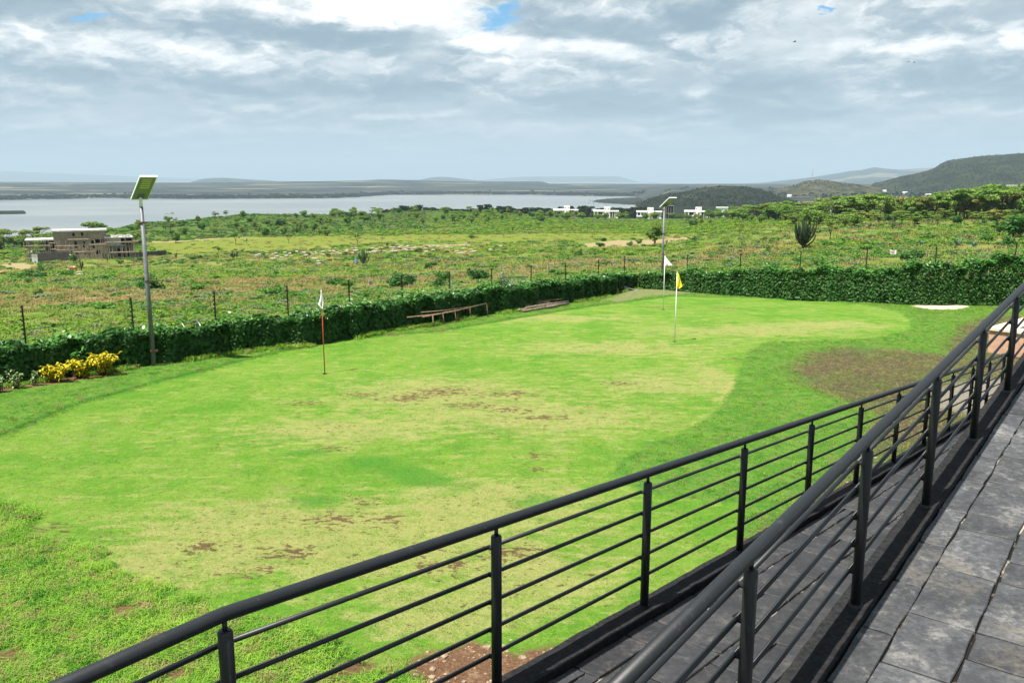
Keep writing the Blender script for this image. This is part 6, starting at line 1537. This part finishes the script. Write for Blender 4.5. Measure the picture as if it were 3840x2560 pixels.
    p = hit(133, 986); pr = thing('gate_pillar', 'white rendered gate pillar at the left end of the block wall', 'pillar', p, rot); MB().box(-.75, .62, -.3, .3, -.4, 2.15).build('shaft', 'white_wall', pr); MB().box(-.82, .69, -.37, .37, 2.153, 2.28).build('cap', 'pale_slab', pr); MB().box(-.15, .1, -.33, -.303, 0, .45).build('meter_box', 'interior_dark', pr)
    a, b = hit(262, 975), hit(333, 969); pi = thing('white_pipe', 'long white pipe lying along the low block wall', 'pipe', a); MB().tube([(0, 0, 1.45), (b[0]-a[0], b[1]-a[1], b[2]-a[2]+1.2)], .10, 8).build('tube', 'white_wall', pi, sm=True)
    for f in (.05, .95):
        c = (b-a)*f; MB().tube([(c[0], c[1], c[2]-.3), (c[0], c[1], c[2]+1.42-.25*f)], .05, 6).build('prop', 'scaffold_wood', pi)
unfinished()
def villa(px, py, label, group):
    q, rot = place_frame(px, py, 640); q[2] += .4; R_ = thing('villa', label, 'house', q, rot, group)
    B = lambda n, m, *a: MB().box(*a).build(n, m, R_)
    W = MB(); W.box(-9.0, -1.4, 2.0, 8, -1, 4.1); W.build('wall', 'white_wall', R_)
    B('roof', 'white_wall', -9.4, -1.41, -1.0, 8.2, 4.105, 5.15); B('balcony', 'white_wall', -9.2, -1.41, -.9, 1.99, .95, 1.85); B('terrace_base', 'cream_wall', -8.2, -1.41, .4, 1.98, -1, .945)
    for x in (-9.0, -6.4, -2.4): B('column', 'white_wall', x, x+.5, -.7, -.2, 1.855, 4.1)
    for x in (-8.3, -5.6, -3.9): B('window', 'dark_glass', x, x+1.6, 1.94, 1.995, 1.95, 4.0)
    t = B('tower', 'white_wall', -1.4, 3.1, -.4, 5, -1, 7.5)
    for x in (-.75, 1.6): MB().box(x, x+.8, -.44, -.403, 6.2, 6.65).build('slit_window', 'dark_glass', t)
    B('door_frame', 'cream_wall', .1, 2.1, -.75, -.405, -1, 4.2); B('door', 'door_wood', .5, 1.7, -.80, -.753, -.2, 3.5)
    w = MB(); cells(w, 3.105, 9.0, -1, 4.15, 1.2, 1.5, [(3.4, 4.3, .6, 3.9), (5.3, 5.9, .6, 3.9)]); w.box(8.7, 9.0, 1.5, 8, -1, 4.15); w.build('wall', 'cream_wall', R_)
    B('roof', 'white_wall', 2.3, 9.4, -1.0, 8.2, 4.16, 4.85); B('wall', 'white_wall', 6.6, 8.99, .2, 1.19, -1, 4.15)
    for x in (4.6, 6.1): B('column', 'cream_wall', x, x+.4, -.6, -.2, -1, 4.15)
    for x in (3.4, 5.3): B('window', 'dark_glass', x, x+.8, 1.55, 1.6, .6, 3.9)
    return R_
def villas():
    spots = [(2121, 819, 'white flat roofed villa with a tower, leftmost of the row of four'), (2272, 819, 'white flat roofed villa with a brown door, second from left in the row'), (2434, 814, 'white flat roofed villa just left of the far lamp, third in the row'), (2614, 808, 'white flat roofed villa right of the far lamp, half hidden by trees')]
    v0 = villa(*spots[0][:2], spots[0][2], 'white villas in a row')
    for px, py, lab in spots[1:]:
        o = copy_tree(v0); q, rot = place_frame(px, py, 640); q[2] += .4; o.location = q; o.rotation_euler = (0, 0, rot); o['label'] = lab
villas()
def slab_house(px, top_py, w_px, r, label, m, floors=2, name='concrete_house'):
    q, rot = place_frame(px, top_py, r); H = CZ + tanel(px, top_py)*r - q[2]; W = w_px*r/FPX; R_ = thing(name, label, 'house', q, rot); fh = H/floors
    for f in range(1, floors+1): MB().box(-W/2-.4, W/2+.4, -.4, W*.5+.4, fh*f-.45, fh*f).build('floor_slab', m, R_)
    n = max(3, int(W/3.5))
    for f in range(floors):
        for i in range(n+1):
            x = -W/2 + W*i/n; MB().box(x-.22, x+.22, 0, .45, fh*f-(1 if f == 0 else 0), fh*(f+1)-.455).build('column', m, R_)
    MB().box(-W/2, W/2, .6 if m != 'raw_concrete' else W*.25, W*.45, -1, H-.46).build('inner_wall', 'interior_dark' if m == 'raw_concrete' else 'white_wall', R_)
    return R_
slab_house(2340, 781, 42, 820, 'grey concrete frame house behind the second and third villas, left half', 'raw_concrete', 3)
slab_house(2380, 776, 30, 830, 'grey concrete frame house behind the second and third villas, right half', 'raw_concrete', 3)
slab_house(2512, 771, 26, 800, 'small grey concrete frame behind the far lamp head', 'raw_concrete', 2)
slab_house(2708, 777, 40, 700, 'white flat roofed house among trees right of the villas', 'white_wall', 2, 'white_house')
slab_house(3152, 744, 58, 430, 'white house roof showing through the olive acacia on the right', 'white_wall', 2, 'white_house')
slab_house(3825, 694, 70, 420, 'pale house at the right frame edge above the acacias', 'pale_slab', 2, 'pale_house')
mottle('tin_roof', (.35, .36, .37), (.55, .56, .57), .5, .5, .4, 3)
def farmhouse(px, py, label, seed):
    q = hit(px, py, 900, 6500); rg = random.Random(seed); R_ = thing('farmhouse', label, 'house', q, rg.uniform(-.6, .6), 'small far houses in the valley'); w, d, h = rg.uniform(9, 15), 7, 3.6
    MB().box(-w/2, w/2, -d/2, d/2, -2, h).build('wall', 'white_wall', R_)
    rf = MB(); rf._add([(-w/2-.5, -d/2-.5, h), (w/2+.5, -d/2-.5, h), (w/2+.5, d/2+.5, h), (-w/2-.5, d/2+.5, h), (-w/2-.5, 0, h+2), (w/2+.5, 0, h+2)], [(0, 1, 5, 4), (2, 3, 4, 5), (1, 2, 5), (3, 0, 4), (0, 3, 2, 1)]); rf.build('roof', 'tin_roof', R_)
for i, (px, py, lab) in enumerate(((3316, 719, 'tiny white house below the blue mountain, in the dark trees'), (3328, 717, 'tiny white house right next to the one below the blue mountain'), (3393, 726, 'tiny far house at the foot of the escarpment, left'), (3233, 712, 'tiny far house right of the rocky hill'), (3480, 735, 'tiny far house under the escarpment middle'), (2840, 749, 'tiny far house at the right foot of the dark hill'), (2408, 772, 'tiny white house by the end of the lake'), (2436, 768, 'tiny white house right of the end of the lake'), (3100, 722, 'tiny far house below the rocky hill'), (3610, 742, 'tiny far house under the escarpment right'), (3180, 728, 'tiny far house above the acacia belt'), (2960, 738, 'tiny far house left below the rocky hill'))): farmhouse(px, py, lab, 80+i)
mat('mast_red', col=(.35, .05, .04), rough=.6); mat('mast_white', col=(.6, .6, .6), rough=.6)
def mast():
    ob = bpy.data.objects['rocky_hill']
    base = at_r(3045, 676, 2600)
    for py in range(660, 700):
        ok, loc, nr, _ = ob.ray_cast(Vector((0, 0, CZ)), Vector(ray(3045, py)).normalized())
        if ok: base = np.array(loc); break
    r = math.hypot(base[0], base[1]); H = CZ + tanel(3046, 634)*r - base[2]; R_ = thing('radio_mast', 'tall thin red and white lattice mast on the rocky hill', 'mast', base)
    n = 8
    for i in range(n):
        z0, z1 = H*i/n, H*(i+1)/n; w0, w1 = 2.0*(1-.85*i/n), 2.0*(1-.85*(i+1)/n); mb = MB()
        C_ = [(math.cos(a), math.sin(a)) for a in (.5, 2.6, 4.7)]
        for (cx, cy) in C_: mb.tube([(cx*w0, cy*w0, z0-(2 if i == 0 else 0)), (cx*w1, cy*w1, z1)], .28, 5)
        for a in range(3):
            (c0, d0), (c1, d1) = C_[a], C_[(a+1) % 3]; mb.tube([(c0*w0, d0*w0, z0), (c1*w1, d1*w1, z1)], .16, 4)
        mb.build('section', 'mast_red' if i % 2 else 'mast_white', R_)
mast()
def bird(px, py, r, label, s):
    p = at_r(px, py, r); R_ = thing('bird', label, 'bird', p, random.uniform(-1, 1), 'birds in the sky')
    MB().tube([(-.28*s, 0, 0), (-.1*s, 0, .02*s), (.12*s, 0, .02*s), (.25*s, 0, .01*s), (.32*s, 0, 0)], [.015*s, .06*s, .07*s, .035*s, .008*s], 7).build('body', 'cloth_dark', R_, sm=True)
    for sy in (-1, 1): MB().hexa([(-.1*s, 0, .02*s), (.12*s, 0, .02*s), (.05*s, sy*.6*s, .16*s), (-.06*s, sy*.6*s, .16*s), (-.1*s, 0, .035*s), (.12*s, 0, .035*s), (.05*s, sy*.6*s, .168*s), (-.06*s, sy*.6*s, .168*s)]).build('wing', 'cloth_dark', R_)
bird(2979, 158, 90, 'dark bird high in the sky right of centre', .55); bird(3405, 233, 110, 'dark bird, left of the pair at the upper right', .4); bird(3428, 235, 112, 'dark bird, right of the pair at the upper right', .4)
hill('sandbar', [(-300, 792), (-60, 790), (40, 790), (85, 789), (122, 792)], 2350, 60, 60, -76.5, 'near_hill_scrub', .0, 10, 40, 8, .6)
